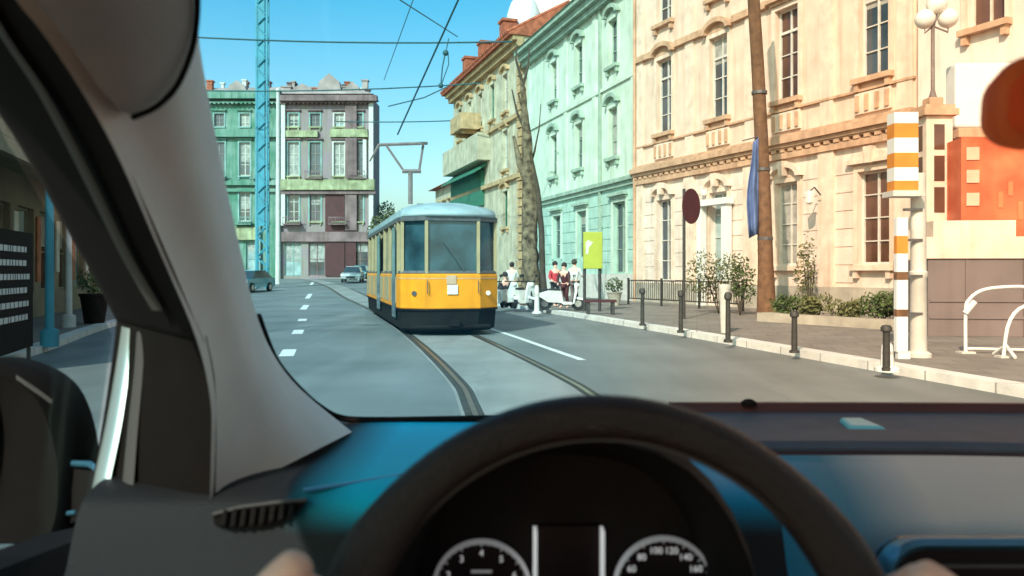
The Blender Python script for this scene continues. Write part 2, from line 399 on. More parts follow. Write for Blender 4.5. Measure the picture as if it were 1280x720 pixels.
# ------------------------------------------------------------------ buildings
def frame_of(A, B):
    A = Vector(A); B = Vector(B); U = (B - A).normalized(); N = Vector((U.y, -U.x)); L = (B - A).length
    return (lambda u, v, z: (A.x + U.x * u + N.x * v, A.y + U.y * u + N.y * v, z)), L, A, U, N
def wall_mesh(fn, L, z0, z1, holes, depth, reveal=.28, cut=None):
    mb = MB(fn)
    us = sorted(set([0, L] + [h[0] for h in holes] + [h[1] for h in holes]))
    zs = sorted(set([z0, z1] + [h[2] for h in holes] + [h[3] for h in holes]))
    for a, b in zip(us, us[1:]):
        for c, d in zip(zs, zs[1:]):
            um, zm = (a + b) / 2, (c + d) / 2
            if any(h[0] < um < h[1] and h[2] < zm < h[3] for h in holes): continue
            mb.quad((a, 0, c), (b, 0, c), (b, 0, d), (a, 0, d))
    for h in holes:
        a, b, c, d = h[:4]; r = -reveal
        mb.quad((a, 0, c), (a, r, c), (a, r, d), (a, 0, d)); mb.quad((b, 0, c), (b, r, c), (b, r, d), (b, 0, d))
        mb.quad((a, 0, c), (b, 0, c), (b, r, c), (a, r, c)); mb.quad((a, 0, d), (b, 0, d), (b, r, d), (a, r, d))
    mb.quad((0, 0, z0), (0, -depth, z0), (0, -depth, z1), (0, 0, z1)); mb.quad((L, 0, z0), (L, -depth, z0), (L, -depth, z1), (L, 0, z1))
    mb.quad((0, 0, z1), (L, 0, z1), (L, -depth, z1), (0, -depth, z1)); mb.quad((0, -depth, z0), (L, -depth, z0), (L, -depth, z1), (0, -depth, z1))
    return mb
WR_ = random.Random(11)
def window(fn, org, root, a, b, c, d, reveal=.28, frame='winframe', pane='pane', nx=2, nz=3, sill=None, hood=None, hoodm='trim', surround=None, fw=.07, transom=None, curtain=0):
    f = MB(fn); v0, v1 = -reveal + .02, -reveal + .10
    f.box(a, a + fw, v0, v1, c, d); f.box(b - fw, b, v0, v1, c, d)
    f.box(a + fw, b - fw, v0, v1, c, c + fw); f.box(a + fw, b - fw, v0, v1, d - fw, d)
    for k in range(1, nx):
        u = a + (b - a) * k / nx; f.box(u - fw * .45, u + fw * .45, v0 + .005, v1 - .006, c + fw, d - fw)
    for k in range(1, nz):
        z = c + (d - c) * k / nz
        if k == nz - 1 and transom: f.box(a + fw, b - fw, v0 + .002, v1 + .012, z - fw * .7, z + fw * .7)
        else: f.box(a + fw, b - fw, v0 + .008, v1 - .010, z - fw * .28, z + fw * .28)
    w = f.build('window', frame, root, org)
    MB(fn).quad((a, -reveal + .035, c), (b, -reveal + .035, c), (b, -reveal + .035, d), (a, -reveal + .035, d)).build('pane', pane, w, org)
    def sub(mb, name, m, **k):
        o = mb.build(name, m, w, org, **k); return o
    if not curtain and WR_.random() < .4: curtain = WR_.choice((.25, .4, .55, .95))
    if curtain:
        q = MB(fn); zt = d - fw; hh = (d - c) * curtain
        q.quad((a + fw, -reveal + .045, zt - hh), (b - fw, -reveal + .045, zt - hh), (b - fw, -reveal + .045, zt), (a + fw, -reveal + .045, zt)); sub(q, 'curtain', 'curtain')
    if sill:
        q = MB(fn); q.box(a - .18, b + .18, .003, .24, c - .20, c - .03); q.box(a - .10, a + .06, .003, .17, c - .45, c - .20); q.box(b - .06, b + .10, .003, .17, c - .45, c - .20)
        sub(q, 'sill', sill)
    if surround:
        q = MB(fn); s = .17
        q.box(a - s, a - .003, .002, .07, c - .03, d + s); q.box(b + .003, b + s, .002, .07, c - .03, d + s); q.box(a - .003, b + .003, .004, .068, d + .003, d + s)
        sub(q, 'surround', surround)
    if hood == 'flat':
        q = MB(fn); q.box(a - .28, b + .28, .003, .30, d + .30, d + .44); q.box(a - .20, b + .20, .003, .16, d + .18, d + .30)
        sub(q, 'hood_moulding', hoodm)
    if hood == 'arch':
        q = MB(fn); n = 10; cu = (a + b) / 2; rw = (b - a) / 2 + .30; rh = .55; zb = d + .18
        outer = [(cu - rw * math.cos(math.pi * k / n), zb + rh * math.sin(math.pi * k / n)) for k in range(n + 1)]
        inner = [(cu - (rw - .2) * math.cos(math.pi * k / n), zb + (rh - .2) * math.sin(math.pi * k / n)) for k in range(n + 1)]
        for k in range(n):
            q.prism([outer[k], outer[k + 1], inner[k + 1], inner[k]], .003, .28)
        q.prism(inner, .002, .06)
        sub(q, 'hood_moulding', hoodm)
    if hood == 'ped':
        q = MB(fn); cu = (a + b) / 2; rw = (b - a) / 2 + .35; zb = d + .25
        q.box(cu - rw, cu + rw, .003, .24, zb, zb + .12); q.prism([(cu - rw, zb + .122), (cu + rw, zb + .122), (cu, zb + .5)], .003, .2)
        sub(q, 'hood_moulding', hoodm)
    return w
def band(fn, root, org, name, m, pieces):
    q = MB(fn)
    if name in ('pilaster', 'string_course', 'sill_panel', 'rustication', 'plinth', 'sill_ledge'):
        for a, b, v0, v1, c, d in pieces:
            if name == 'rustication' and q.v and abs(c - last) > .01 and c < last: q.build(name, m, root, org); q = MB(fn)
            elif name != 'rustication' and q.v: q.build(name, m, root, org); q = MB(fn)
            q.box(a, b, v0, v1, c, d); last = c
        return q.build(name, m, root, org)
    for a, b, v0, v1, c, d in pieces: q.box(a, b, v0, v1, c, d)
    return q.build(name, m, root, org)

# ---- ochre town house (right, nearest long facade)
def ochre():
    Bx = (5.97 + .45 * (38 - 24.15), 24.15)
    fn, L, A, U, N = frame_of((5.97, 38), Bx); org = (5.97, 38, .1)
    root = empty('town_house', org, 'long ochre and cream town house with brown cornice beside the pale green house', 'building')
    def uc(y): return (38 - y) * L / (38 - 24.15)
    cols = [uc(36.0), uc(32.55), uc(29.05), uc(25.55)]
    holes = []; wins = []
    for i, c in enumerate(cols):
        for fl, (z0, z1) in enumerate(((7.8, 11.1), (12.75, 15.6))):
            h = (c - .58, c + .58, z0, z1); holes.append(h); wins.append((h, fl, i))
        w = .55 if i != 3 else .62
        h = (c - w, c + w, 1.75 if i in (2, 3) else 1.1, 4.75); holes.append(h); wins.append((h, -1, i))
    # upper and lower wall have their own colours, so two parts
    wall_mesh(fn, L, 5.75, 18, [h for h in holes if h[2] > 6], 10).build('wall', 'pink', root, org)
    wall_mesh(fn, L, 0, 5.75, [h for h in holes if h[2] < 6], 10).build('ground_floor_wall', 'pink_low', root, org)
    for (h, fl, i) in wins:
        if fl == -1:
            window(fn, org, root, *h, pane='pane_brown' if i == 3 else ('pane_light' if i == 1 else 'pane'), nx=2 if i == 3 else 2, nz=4, sill='trim_pale' if i > 1 else None,
                   hood='ped' if i == 3 else 'arch', hoodm='trim_pale', surround='trim_pale', frame='dirtywhite')
        else:
            window(fn, org, root, *h, pane='pane_brown' if i == 2 else 'pane', nx=2, nz=4, sill='trim', hood='arch' if fl == 0 and i < 2 else 'flat', hoodm='trim', surround='trim_pale', transom=True, curtain=.3 if i in (1, 3) else 0, frame='dirtywhite')
    band(fn, root, org, 'cornice', 'trim', [(-.1, L, .003, .42, 6.12, 6.34), (-.05, L, .003, .28, 6.34, 6.46), (-.05, L, .003, .20, 5.60, 5.82), (-.05, L, .003, .30, 5.99, 6.12)])
    wv = []
    for k in range(len(cols) + 1):
        a = 0 if k == 0 else cols[k - 1] + .95; b = cols[k] - .95 if k < len(cols) else L
        if b > a and k < 3: wv.append((a, b, .003, .20, 11.35, 11.62))
    def dentils(zt, zb_, v, step, m):
        pl_ = [(0, zt)]; u = 0
        bot = []
        while u < L - step:
            bot += [(u, zb_), (u + step * .55, zb_), (u + step * .55, (zt + zb_) / 2 + .03), (u + step, (zt + zb_) / 2 + .03)]; u += step
        MB(fn).prism([(0, zt)] + bot + [(u, zt)], .003, v).build('dentil_course', m, root, org)
    dentils(5.985, 5.83, .24, .42, 'trim'); dentils(17.38, 17.1, .5, .6, 'trim')
    for c in cols:
        k_ = MB(fn); k_.prism([(c - .16, 5.5), (c + .16, 5.5), (c + .1, 4.98), (c - .1, 4.98)], .10, .34); k_.build('keystone', 'trim_pale', root, org)
        for e_ in (-.58, -.2, .2, .58):
            bl = MB(fn); bl.box(c + e_ - .07, c + e_ + .07, .101, .16, 6.70, 7.22); bl.build('baluster', 'trim', root, org)
    band(fn, root, org, 'string_course', 'trim', wv)
    band(fn, root, org, 'eaves', 'trim', [(0, L, .003, .7, 17.4, 18.1)])
    pil = []
    for u in (0.25, (cols[0] + cols[1]) / 2, (cols[1] + cols[2]) / 2, (cols[2] + cols[3]) / 2, L - .35):
        pil.append((u - .28, u + .28, .003, .09, 6.47, 17.39))
        pil.append((u - .34, u + .34, .003, .13, .95, 5.59))
    band(fn, root, org, 'pilaster', 'trim_pale', pil)
    pan = []
    band(fn, root, org, 'sill_panel', 'trim_pale', [(c - .7, c + .7, .003, .10, 6.62, 7.30) for c in cols])
    band(fn, root, org, 'sill_ledge', 'trim', [(0, L, .003, .12, 7.34, 7.42)])
    rus = []
    edges = [0] + [q for c in cols for q in (c - .8, c + .8)] + [L]
    for k in range(0, len(edges), 2):
        for r in range(7):
            z = 1.15 + .6 * r
            rus.append((edges[k] + .37 if k == 0 else edges[k], edges[k + 1], .002, .032, z, z + .56))
    band(fn, root, org, 'rustication', 'pink_low', rus)
    pl = [(0, cols[1] - .8, .002, .16, 0, 1.0), (cols[1] + .8, L, .002, .16, 0, 1.0)]
    band(fn, root, org, 'plinth', 'stone', pl)
    qq = MB(fn); c = cols[1]
    qq.box(c - .95, c - .62, .14, .40, .1, 4.2); qq.box(c + .62, c + .95, .14, .40, .1, 4.2); qq.box(c - 1.05, c + 1.05, .12, .5, 4.2, 4.45)
    qq.build('porch', 'white', root, org)
    # drainpipes
    q = MB(); 
    for u in (.02, ):
        p = fn(u, .2, 0); q.tube([(p[0], p[1], .1), (p[0], p[1], 17.3)], .07)
    q.build('drainpipe', 'trim', root, org)
ochre()

# ---- pale green house
def green():
    A_ = (5.97 - .31 * (53.8 - 38), 53.8)
    fn, L, A, U, N = frame_of(A_, (5.94, 38.06)); org = (A_[0], A_[1], .1)
    root = empty('town_house', org, 'pale green three storey town house with narrow windows, left of the ochre one', 'building')
    def uc(y): return (53.8 - y) * L / (53.8 - 38.06)
    cols = [uc(48.9), uc(45.0), uc(40.6)]
    up = [(c - .55, c + .55, z0, z1) for c in cols for z0, z1 in ((7.35, 9.85), (12.0, 14.35))]
    c0, c1, c2 = uc(48.4), uc(44.6), uc(39.9)
    low = [(c0 - .7, c0 + .7, 2.3, 4.9), (c1 - .7, c1 + .7, 2.3, 4.9), (c2 - .75, c2 + .75, 1.45, 5.0)]
    wall_mesh(fn, L, 5.9, 16.3, up, 9).build('wall', 'green', root, org)
    wall_mesh(fn, L, 0, 5.9, low, 9).build('ground_floor_wall', 'green_low', root, org)
    for h in up: window(fn, org, root, *h, nx=2, nz=3, sill='green_trim', hood='arch', hoodm='green_trim', surround='green', frame='green_trim')
    for h in low: window(fn, org, root, *h, nx=2, nz=3, hood='flat', hoodm='green_trim', surround='green', frame='green_trim', pane='pane')
    band(fn, root, org, 'cornice', 'green_trim', [(0, L, .003, .30, 5.95, 6.15), (0, L, .003, .16, 5.72, 5.95)])
    band(fn, root, org, 'eaves', 'green_trim', [(-.3, L, .003, .9, 16.0, 16.25), (-.3, L, .003, .6, 15.6, 16.0), (-.3, L, .003, .35, 15.3, 15.6)])
    q = MB(fn); q.loft([[(-.4, 1.0, 16.26), (-.4, -4.5, 18.6), (-.4, -9, 16.3)], [(L, 1.0, 16.26), (L, -4.5, 18.6), (L, -9, 16.3)]])
    q.build('roof', 'green_trim', root, org)
    band(fn, root, org, 'pilaster', 'green', [(u - .25, u + .25, .003, .07, 6.16, 15.3) for u in (.3, uc(47), uc(42.9), L - .3)])
    band(fn, root, org, 'string_course', 'green', [(0, L, .003, .1, 10.9, 11.08)])
    rus = []
    for a, b in ((.1, c0 - .9), (c0 + .9, c1 - .9), (c1 + .9, c2 - .95), (c2 + .95, L - .1)):
        for r in range(6):
            rus.append((a, b, .002, .03, 2.0 + .6 * r, 2.52 + .6 * r))
    band(fn, root, org, 'rustication', 'green_low', rus)
    band(fn, root, org, 'plinth', 'dirtywhite', [(0, L, .002, .16, 0, 1.4)])
    band(fn, root, org, 'drainpipe', 'green_trim', [(uc(42.1) - .06, uc(42.1) + .06, .02, .14, .1, 15.3)])
green()

# ---- old plaster house with a red tile roof
def old():
    A_ = (-5.35, 73.2); B_ = (.75, 54.6)
    fn, L, A, U, N = frame_of(A_, B_); zb = gz(60) + .1; org = (A_[0], A_[1], zb)
    root = empty('town_house', org, 'weathered beige town house with red tiled roof, behind the yellow tram', 'building')
    cols = [2.5, 5.8, 9.1, 12.4, 15.7]
    holes = [(c - .6, c + .6, a, b) for c in cols for a, b in ((13.2, 15.9), (9.0, 11.8), (4.8, 7.4)) if a > 12.8 or c > 13.5]
    wall_mesh(fn, L, 0, 17.6, holes, 8).build('wall', 'old', root, org)
    for k, h in enumerate(holes): window(fn, org, root, *h, nx=2, nz=3, sill='old_trim', hood='arch', hoodm='old_trim', surround='old', frame='darkgreen' if k % 3 == 0 else 'winframe', pane='farteal' if k % 2 else 'pane')
    band(fn, root, org, 'cornice', 'old_trim', [(-.2, L + .1, .003, .75, 17.3, 17.6), (-.2, L + .1, .003, .45, 16.9, 17.3), (0, L, .003, .25, 12.2, 12.5), (0, L, .003, .3, 8.0, 8.3)])
    q = MB(fn)
    q.loft([[(-.6, 1.0, 17.62), (-.6, 1.0, 17.78), (-.6, -3.5, 20.3), (-.6, -8, 17.62)], [(L + .2, 1.0, 17.62), (L + .2, 1.0, 17.78), (L + .2, -3.5, 20.3), (L + .2, -8, 17.62)]])
    for k in range(46):
        u = -.5 + k * (L + .7) / 46; q.tube([fn(u, 1.08, 17.82) if False else (u, 1.08, 17.86), (u, -3.5, 20.38)], .15, 6)
    rf = q.build('roof', 'tile', root, org)
    for u in (3, 8, 14):
        c = MB(fn); c.box(u - .5, u + .5, -1.2, -.2, 18.2, 20.2); c.box(u - .6, u + .6, -1.3, -.1, 20.2, 20.4); c.build('chimney', 'tile', rf, org)
    MB(fn).box(-.1, .60 * L, .01, 1.0, 10.2, 12.3).build('bay', 'old', root, org)
    q = MB(fn); q.loft([[(.1, .02, 10.18), (.1, 1.2, 9.3), (.1, 1.2, 9.2), (.1, .02, 9.9)], [(.56 * L, .02, 10.18), (.56 * L, 1.2, 9.3), (.56 * L, 1.2, 9.2), (.56 * L, .02, 9.9)]]); q.box(.1, .52 * L, .02, .3, 6.8, 9.6)
    q.build('awning', 'darkgreen', root, org)
    b = MB(fn); b.box(5.6, 9.2, .003, 1.7, 13.0, 13.25); b.box(5.6, 9.2, 1.6, 1.68, 13.25, 14.3); b.box(6.2, 6.5, .003, 1.4, 12.72, 12.98); b.box(8.3, 8.6, .003, 1.4, 12.72, 12.98); b.box(5.6, 5.68, .003, 1.6, 13.25, 14.3); b.box(9.12, 9.2, .003, 1.6, 13.25, 14.3)
    b.build('balcony', 'old_trim', root, org)
    # stucco strips at the near corner
    band(fn, root, org, 'quoin', 'old_trim', [(L - .9 + .1 * (k % 2), L - .02, .003, .16 + .05 * (k % 2), .6 * k, .6 * k + .5) for k in range(28)])
old()

# ---- low plaster house further down with blank upper wall
def lowhouse():
    fn, L, A, U, N = frame_of((-8.6, 90), (-4.2, 76)); zb = gz(80); org = (-8.6, 90, zb)
    root = empty('town_house', org, 'low plaster house with tiled roof, farthest on the right side of the street', 'building')
    hs = [(a, a + 1.1, c, c + 1.9) for a in (1.5, 4.2, 6.9, 9.6, 12.2) for c in (3.4, 6.9)]
    wall_mesh(fn, L, 0, 10.6, hs, 8).build('wall', 'old', root, org)
    for h in hs: window(fn, org, root, *h, frame='winframe', nx=2, nz=2, sill='old_trim', hood='flat', hoodm='old_trim')
    q = MB(fn); q.prism([(0.1, 3.2), (L, 3.2), (L, 2.7), (.1, 2.7)], .01, 1.4); q.build('awning', 'darkgreen', root, org)
    q = MB(fn); q.loft([[(-.5, .8, 10.62), (-.5, -3, 12.6), (-.5, -8, 10.6)], [(L, .8, 10.62), (L, -3, 12.6), (L, -8, 10.6)]]); q.build('roof', 'tile', root, org)
lowhouse()

# ---- tall cream house behind the green one, with a white dome
def tallcream():
    org = (3.4, 66, gz(66))
    root = empty('town_house', org, 'tall cream house with white domed turret rising behind the green roof', 'building')
    fn, L, A, U, N = frame_of((.6, 62), (9, 60))
    wall_mesh(fn, L, 0, 23.4, [(2, 3, 19.2, 21.6), (5, 6, 19.2, 21.6)], 8).build('wall', 'cream', root, org)
    for a in (2, 5): window(fn, org, root, a, a + 1, 19.2, 21.6, nx=1, nz=2, sill='trim')
    band(fn, root, org, 'cornice', 'trim', [(-.3, L, .003, .6, 23.0, 23.5)])
    q = MB(); q.lathe((.9, 61.4, 20), [(1.5, 0), (1.5, .3), (1.25, .35), (1.3, 1.2), (1.0, 2.1), (.5, 2.7), (.15, 3.0), (.1, 4.0), (.01, 4.2)], 16)
    q.build('turret', 'white', root, org, smooth=40)
tallcream()

# ---- far corner building closing the street
def farblock():
    Y0 = 91.0; zb = gz(90); 
    def X(px): return (px - 640) / 1000 * Y0
    def Z(py): return EYE - (py - HZ) / 1000 * Y0
    x0, x1, xm = X(225), X(467), X(352)
    fn, L, A, U, N = frame_of((x0, Y0), (x1, Y0)); org = (x0, Y0, zb)
    root = empty('apartment_building', org, 'ornate corner apartment block with green, lime and mauve floors closing the street', 'building')
    um = xm - x0
    floors = [(Z(225), Z(178)), (Z(282), Z(240))]
    cols_px = [251, 274, 306, 328, 367, 394, 424, 447]
    holes = []; info = []
    for k, p in enumerate(cols_px):
        u = X(p) - x0
        for (c, d) in floors:
            h = (u - .62, u + .62, c + .5, d); holes.append(h); info.append((h, k))
        h = (u - .55, u + .55, Z(158), Z(142)); holes.append(h); info.append((h, k))
    shop = []
    for k, p in enumerate((255, 285, 318, 342, 366, 396, 424, 450)):
        u = X(p) - x0; h = (u - .95, u + .95, zb + .3, Z(303)); shop.append(h)
    H = holes + shop
    left = [h for h in H if h[1] < um]; right = [(a - um, b - um, c, d) for a, b, c, d in H if a > um]
    wall_mesh(fn, um, zb - .5, Z(118), left, 4).build('green_wall', 'fargreen', root, org)
    fn2 = lambda u, v, z: fn(u + um, v, z)
    wall_mesh(fn2, L - um, zb - .5, Z(124), right, 4).build('wall', 'farbeige', root, org)
    for h, k in info:
        window(fn, org, root, *h, nx=2, nz=3, sill='farlime' if k > 3 else 'farteal', hood='flat', hoodm='farmauve' if k > 3 else 'fargreen', surround='dirtywhite' if k % 3 == 0 else 'farteal', frame='farbeige' if k % 2 else 'winframe', pane='pane' if k % 3 else 'pane_light', fw=.1)
    for k, h in enumerate(shop):
        window(fn, org, root, *h, nx=2, nz=2, pane='pane' if k % 2 else 'pane_light', frame='farmauve' if k % 2 else 'farteal', fw=.12)
    bands = []
    for (c, d) in floors: bands += [(um + .05, L + .25, .01, .55, c - .9, c + .05), ]
    band(fn, root, org, 'balcony_band', 'farlime', [(um + .05, L + .2, .01, .75, Z(238), Z(226) + .1), (um + 5.6, L - .6, .01, .5, Z(172), Z(162)), (um + .6, um + 4.2, .01, .5, Z(172), Z(164))])
    band(fn, root, org, 'cornice', 'farmauve', [(um, L + .5, .01, 1.0, Z(128), Z(121)), (um, L + .3, .01, .5, Z(243), Z(239)), (um, L + .3, .01, .4, Z(302), Z(290)), (um + 7.3, um + 8.6, .012, .38, Z(288), Z(244)), (um + 7.3, um + 8.6, .012, .38, Z(238.8), Z(129))])
    band(fn, root, org, 'lower_wall_panel', 'maroon', [(um + 5.0, um + 7.2, .01, .2, Z(345), Z(243)), (um + 7.3, um + 8.5, .01, .22, Z(345), Z(292))])
    band(fn, root, org, 'green_cornice', 'fargreen', [(0, um, .01, 1.0, Z(125), Z(115)), (0, um, .01, .6, Z(172), Z(162)), (0, um, .01, .6, Z(232), Z(226)), (0, um, .01, .4, Z(240), Z(236))])
    band(fn, root, org, 'shop_fascia', 'farlime', [(1.6, um - 2.5, .01, .5, Z(300), Z(284))])
    band(fn, root, org, 'pilaster', 'farteal', [(um - .45, um - .02, .01, .6, zb, Z(120)), (um - 2.9, um - 2.3, .01, .4, zb, Z(126)), (2.6, 3.1, .01, .4, zb, Z(126))])
    band(fn, root, org, 'corner_pilaster', 'dirtywhite', [(um + .02, um + .5, .01, .45, Z(282), Z(126)), (um + 9.3, um + 9.7, .01, .35, Z(238), Z(175)), (L - .5, L, .01, .3, zb, Z(129))])
    q = MB(fn); q.loft([[(.2, .3, Z(118) + .02), (L, .3, Z(118) + .02), (L, -4, Z(118) + .02), (.2, -4, Z(118) + .02)], [(1.5, -1.4, Z(107)), (L - 3.5, -1.4, Z(104)), (L - 3.5, -3, Z(104)), (1.5, -3, Z(107))]])
    rf = q.build('roof', 'farroof', root, org)
    rnd = random.Random(3)
    for (ua, ub, zz) in ((um + 1.0, um + 3.6, 1.0), (um + 3.9, um + 6.8, 1.9), (um + 7.0, um + 9.0, 1.2), (5.2, 7.6, 1.3)):
        g2 = MB(fn); g2.prism([(ua, Z(118)), (ub, Z(118)), (ub - .3, Z(118) + zz * .8), ((ua + ub) / 2, Z(118) + zz * 1.3), (ua + .3, Z(118) + zz * .8)], -.9, -.2); g2.build('gable', 'farroof', root, org)
    for k, p_ in enumerate(cols_px):
        u = X(p_) - x0; zf = floors[0][0] + .5 - .45 if k % 2 else floors[1][0] + .45 - .4
        bb = MB(fn); bb.box(u - 1.0, u + 1.0, .78, .98, zf, zf + .12); bb.box(u - 1.0, u + 1.0, .9, .96, zf + .8, zf + .88)
        for j in range(9): bb.box(u - .98 + j * .24, u - .93 + j * .24, .91, .95, zf + .12, zf + .8)
        bb.box(u - 1.0, u + 1.0, .01, .78, zf, zf + .12)
        bb.build('balcony', 'farmauve' if k > 3 else 'fargreen', root, org)
    for u0, u1, m_ in ((um, L, 'farmauve'), (0, um, 'fargreen')):
        bot = []; u = u0
        while u < u1 - .5: bot += [(u, Z(131)), (u + .25, Z(131)), (u + .25, Z(129.5)), (u + .5, Z(129.5))]; u += .5
        MB(fn).prism([(u0, Z(128.2))] + bot + [(u, Z(128.2))], .01, .6).build('bracket_course', m_, root, org)
    for k in range(44):
        u = rnd.uniform(.5, L - .6); w = rnd.uniform(.3, .9); h = rnd.uniform(.3, 1.9) * (1 if rnd.random() < .5 else .5)
        v = -rnd.uniform(.4, 3)
        c = MB(fn); c.box(u - w / 2, u + w / 2, v - w, v, Z(118), Z(116) + h); c.box(u - w / 2 - .1, u + w / 2 + .1, v - w - .1, v + .1, Z(116) + h, Z(116) + h + .15)
        c.build('chimney', rnd.choice(['farroof', 'tile', 'farmauve', 'dirtywhite']), rf, org)
farblock()

# ---- right wing: cream house with red shopfront standing in for a flare
def cream_house():
    A_ = (12.25 - .12, 23.9); B_ = (12.25 + .45 * 12 - .1, 11.9)
    fn, L, A, U, N = frame_of(A_, B_); org = (A_[0], A_[1], .1)
    root = empty('town_house', org, 'plain cream house with red shopfront standing in for a flare at the right edge', 'building')
    up = [(1.6, 2.7, 8.3, 11.2), (5.2, 6.3, 8.3, 11.2)]
    shop = [(1.9, 6.2, 1.9, 5.6), (7, 11, 1.9, 5.6)]
    wall_mesh(fn, L, 0, 17, up + shop, 10).build('wall', 'cream', root, org)
    for h in up: window(fn, org, root, *h, sill='trim', hood='flat', surround='trim_pale', pane='pane_brown')
    for h in shop:
        a, b, c, d = h; q = MB(fn); q.box(a, b, -.25, -.12, c, d)
        s = q.build('shopfront', 'flare_red', root, org)
        q = MB(fn)
        for k in range(4):
            for r in range(2):
                u = a + .25 + k * (b - a) / 4; z = c + .5 + r * 1.6
                q.box(u, u + .75, -.119, -.09, z, z + 1.1)
        q.build('shop_pane', 'pane_brown', s, org)
    q = MB(fn)
    for k in range(6): q.box(.75, 1.35, .003, .07, 1.6 + .75 * k, 2.1 + .75 * k)
    q.build('wall_panel', 'trim_pale', root, org)
    band(fn, root, org, 'cornice', 'trim_pale', [(0, L, .003, .3, 5.9, 6.1)])
    band(fn, root, org, 'plinth', 'stone', [(0, L, .002, .14, 0, 1.0)])
cream_house()
def ghost_box():  # white box added for a ghost reflection in the windscreen
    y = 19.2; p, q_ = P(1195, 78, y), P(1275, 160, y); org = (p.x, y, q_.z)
    root = empty('ghost_reflection', org, 'white box standing in for a ghost reflection, behind the red mirror', 'reflection stand-in')
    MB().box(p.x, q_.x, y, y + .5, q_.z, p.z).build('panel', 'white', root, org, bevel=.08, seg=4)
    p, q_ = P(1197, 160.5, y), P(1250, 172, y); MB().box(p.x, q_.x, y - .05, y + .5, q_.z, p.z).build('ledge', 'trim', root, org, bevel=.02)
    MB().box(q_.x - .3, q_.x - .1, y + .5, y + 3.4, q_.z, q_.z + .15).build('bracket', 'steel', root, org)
ghost_box()

# ---- left side: brown market building
def brown():
    A_ = (-9.4, 8.0); B_ = (-18.2, 36)
    fn, L, A, U, N = frame_of(A_, B_); org = (A_[0], A_[1], .1)
    root = empty('shop_building', org, 'brown corner shop building with deep awning seen through the side window', 'building')
    holes = [(a, a + 1.7, .9, 3.4) for a in [1 + 2.4 * k for k in range(11)]]
    wall_mesh(fn, L, 0, 5.7, holes, 8).build('wall', 'brownwall', root, org)
    for k, h in enumerate(holes): window(fn, org, root, *h, frame='awning', pane='pane_light' if k % 3 == 0 else 'pane_brown', nx=2, nz=2)
    q = MB(fn); q.prism([(0, 4.3), (L, 4.3), (L, 4.6), (0, 4.6)], .01, 1.6); q.box(0, L, 1.45, 1.62, 3.95, 4.28)
    q.build('awning', 'awning', root, org)
    rnd = random.Random(5)
    for k in range(10):
        u = 1 + 2.4 * k + 1.85; q = MB(fn); q.box(u, u + .42, .01, .06, 1.2 + .3 * (k % 2), 3.2); q.build('poster', 'posterwhite' if k % 2 else 'poster', root, org)
brown()
def sandwich_board():
    # dark street counter with pale lettering lines
    c = P(12, 400, 12.6); org = (c.x, c.y, .12)
    root = empty('menu_board', org, 'dark menu board with rows of white lettering on left pavement', 'sign board')
    fn, L, A, U, N = frame_of((c.x + .45, c.y - 1.1), (c.x - .2, c.y + .95))
    MB(fn).box(0, L, -.06, 0, .25, 2.15).build('panel', 'blackplastic', root, org)
    q = MB(fn); rnd = random.Random(2)
    for r in range(6):
        u = .25
        z = 1.82 - r * .22
        while u < L - .4:
            w = rnd.uniform(.06, .2); q.box(u, u + w, .003, .008, z, z + .09); u += w + .05
    q.build('lettering', 'markwhite', root, org)
    for u in (.1, L - .2): MB(fn).box(u, u + .1, -.05, .05 - .06, 0, .25).build('leg', 'iron', root, org)
sandwich_board()

# ------------------------------------------------------------------ vegetation
def leaves(name, m, parent, org, blobs, n, s, seed=1):
    rnd = random.Random(seed); v = []; f = []
    for k in range(n):
        c, r = rnd.choice(blobs)
        d = Vector((rnd.gauss(0, 1), rnd.gauss(0, 1), rnd.gauss(0, 1))).normalized()
        q = Vector(c) + Vector((d.x * r[0], d.y * r[1], d.z * r[2])) * rnd.uniform(.55, 1.08) - Vector(org)
        a = Vector((rnd.gauss(0, 1), rnd.gauss(0, 1), rnd.gauss(0, 1))).normalized(); b = a.orthogonal().normalized()
        e = s * rnd.uniform(.6, 1.4); i = len(v)
        v += [q + a * e, q + b * e * .5, q - a * e, q - b * e * .5]; f.append((i, i + 1, i + 2, i + 3))
    me = bpy.data.meshes.new(name); me.from_pydata(v, [], f); me.materials.append(M[m])
    o = bpy.data.objects.new(name, me); col.objects.link(o)
    if parent: o.parent = parent
    else: o.location = org
    return o
def bush(px, py, y, w, h, label, m='leaf', n=700, seed=1, pot=False):
    c = P(px, py, y); z0 = .12; org = (c.x, c.y, z0)
    root = empty('bush', org, label, 'bush', 'bushes along the ochre facade')
    rnd = random.Random(seed)
    bl = [((c.x + rnd.uniform(-.35, .35) * w, c.y + rnd.uniform(-.2, .2) * w, z0 + h * (.5 + .25 * rnd.random())), (w * .35, w * .3, h * .38)) for _ in range(5)]
    leaves('foliage', m, root, org, bl, n, .06, seed)
    q = MB(); 
    for k in range(4): q.tube([(c.x, c.y, z0), (c.x + (k - 1.5) * w * .15, c.y, z0 + h * .6)], .02, 5)
    q.build('stem', 'barkdark', root, org)
bush(898, 0, 26.5, 1.6, 2.0, 'loose tall olive bush, leftmost beside the wooden pole', 'leaf2', 900, 1)
bush(925, 0, 25.5, 1.0, 1.9, 'narrow tall bush close to the foot of the wooden pole', 'leaf', 600, 2)
bush(990, 0, 22.6, .9, .75, 'small rounded green bush behind the black bollard', 'leaf', 600, 3)
bush(1020, 0, 22.0, .8, .75, 'small round bush between two others in the hedge bed', 'leaf2', 600, 4)
bush(1062, 0, 21.0, .9, .6, 'low bush in the bed below the large barred window', 'leaf2', 600, 5)
bush(1100, 0, 20.3, 1.3, .85, 'wide dark bush right end of the hedge bed', 'leaf', 900, 6)
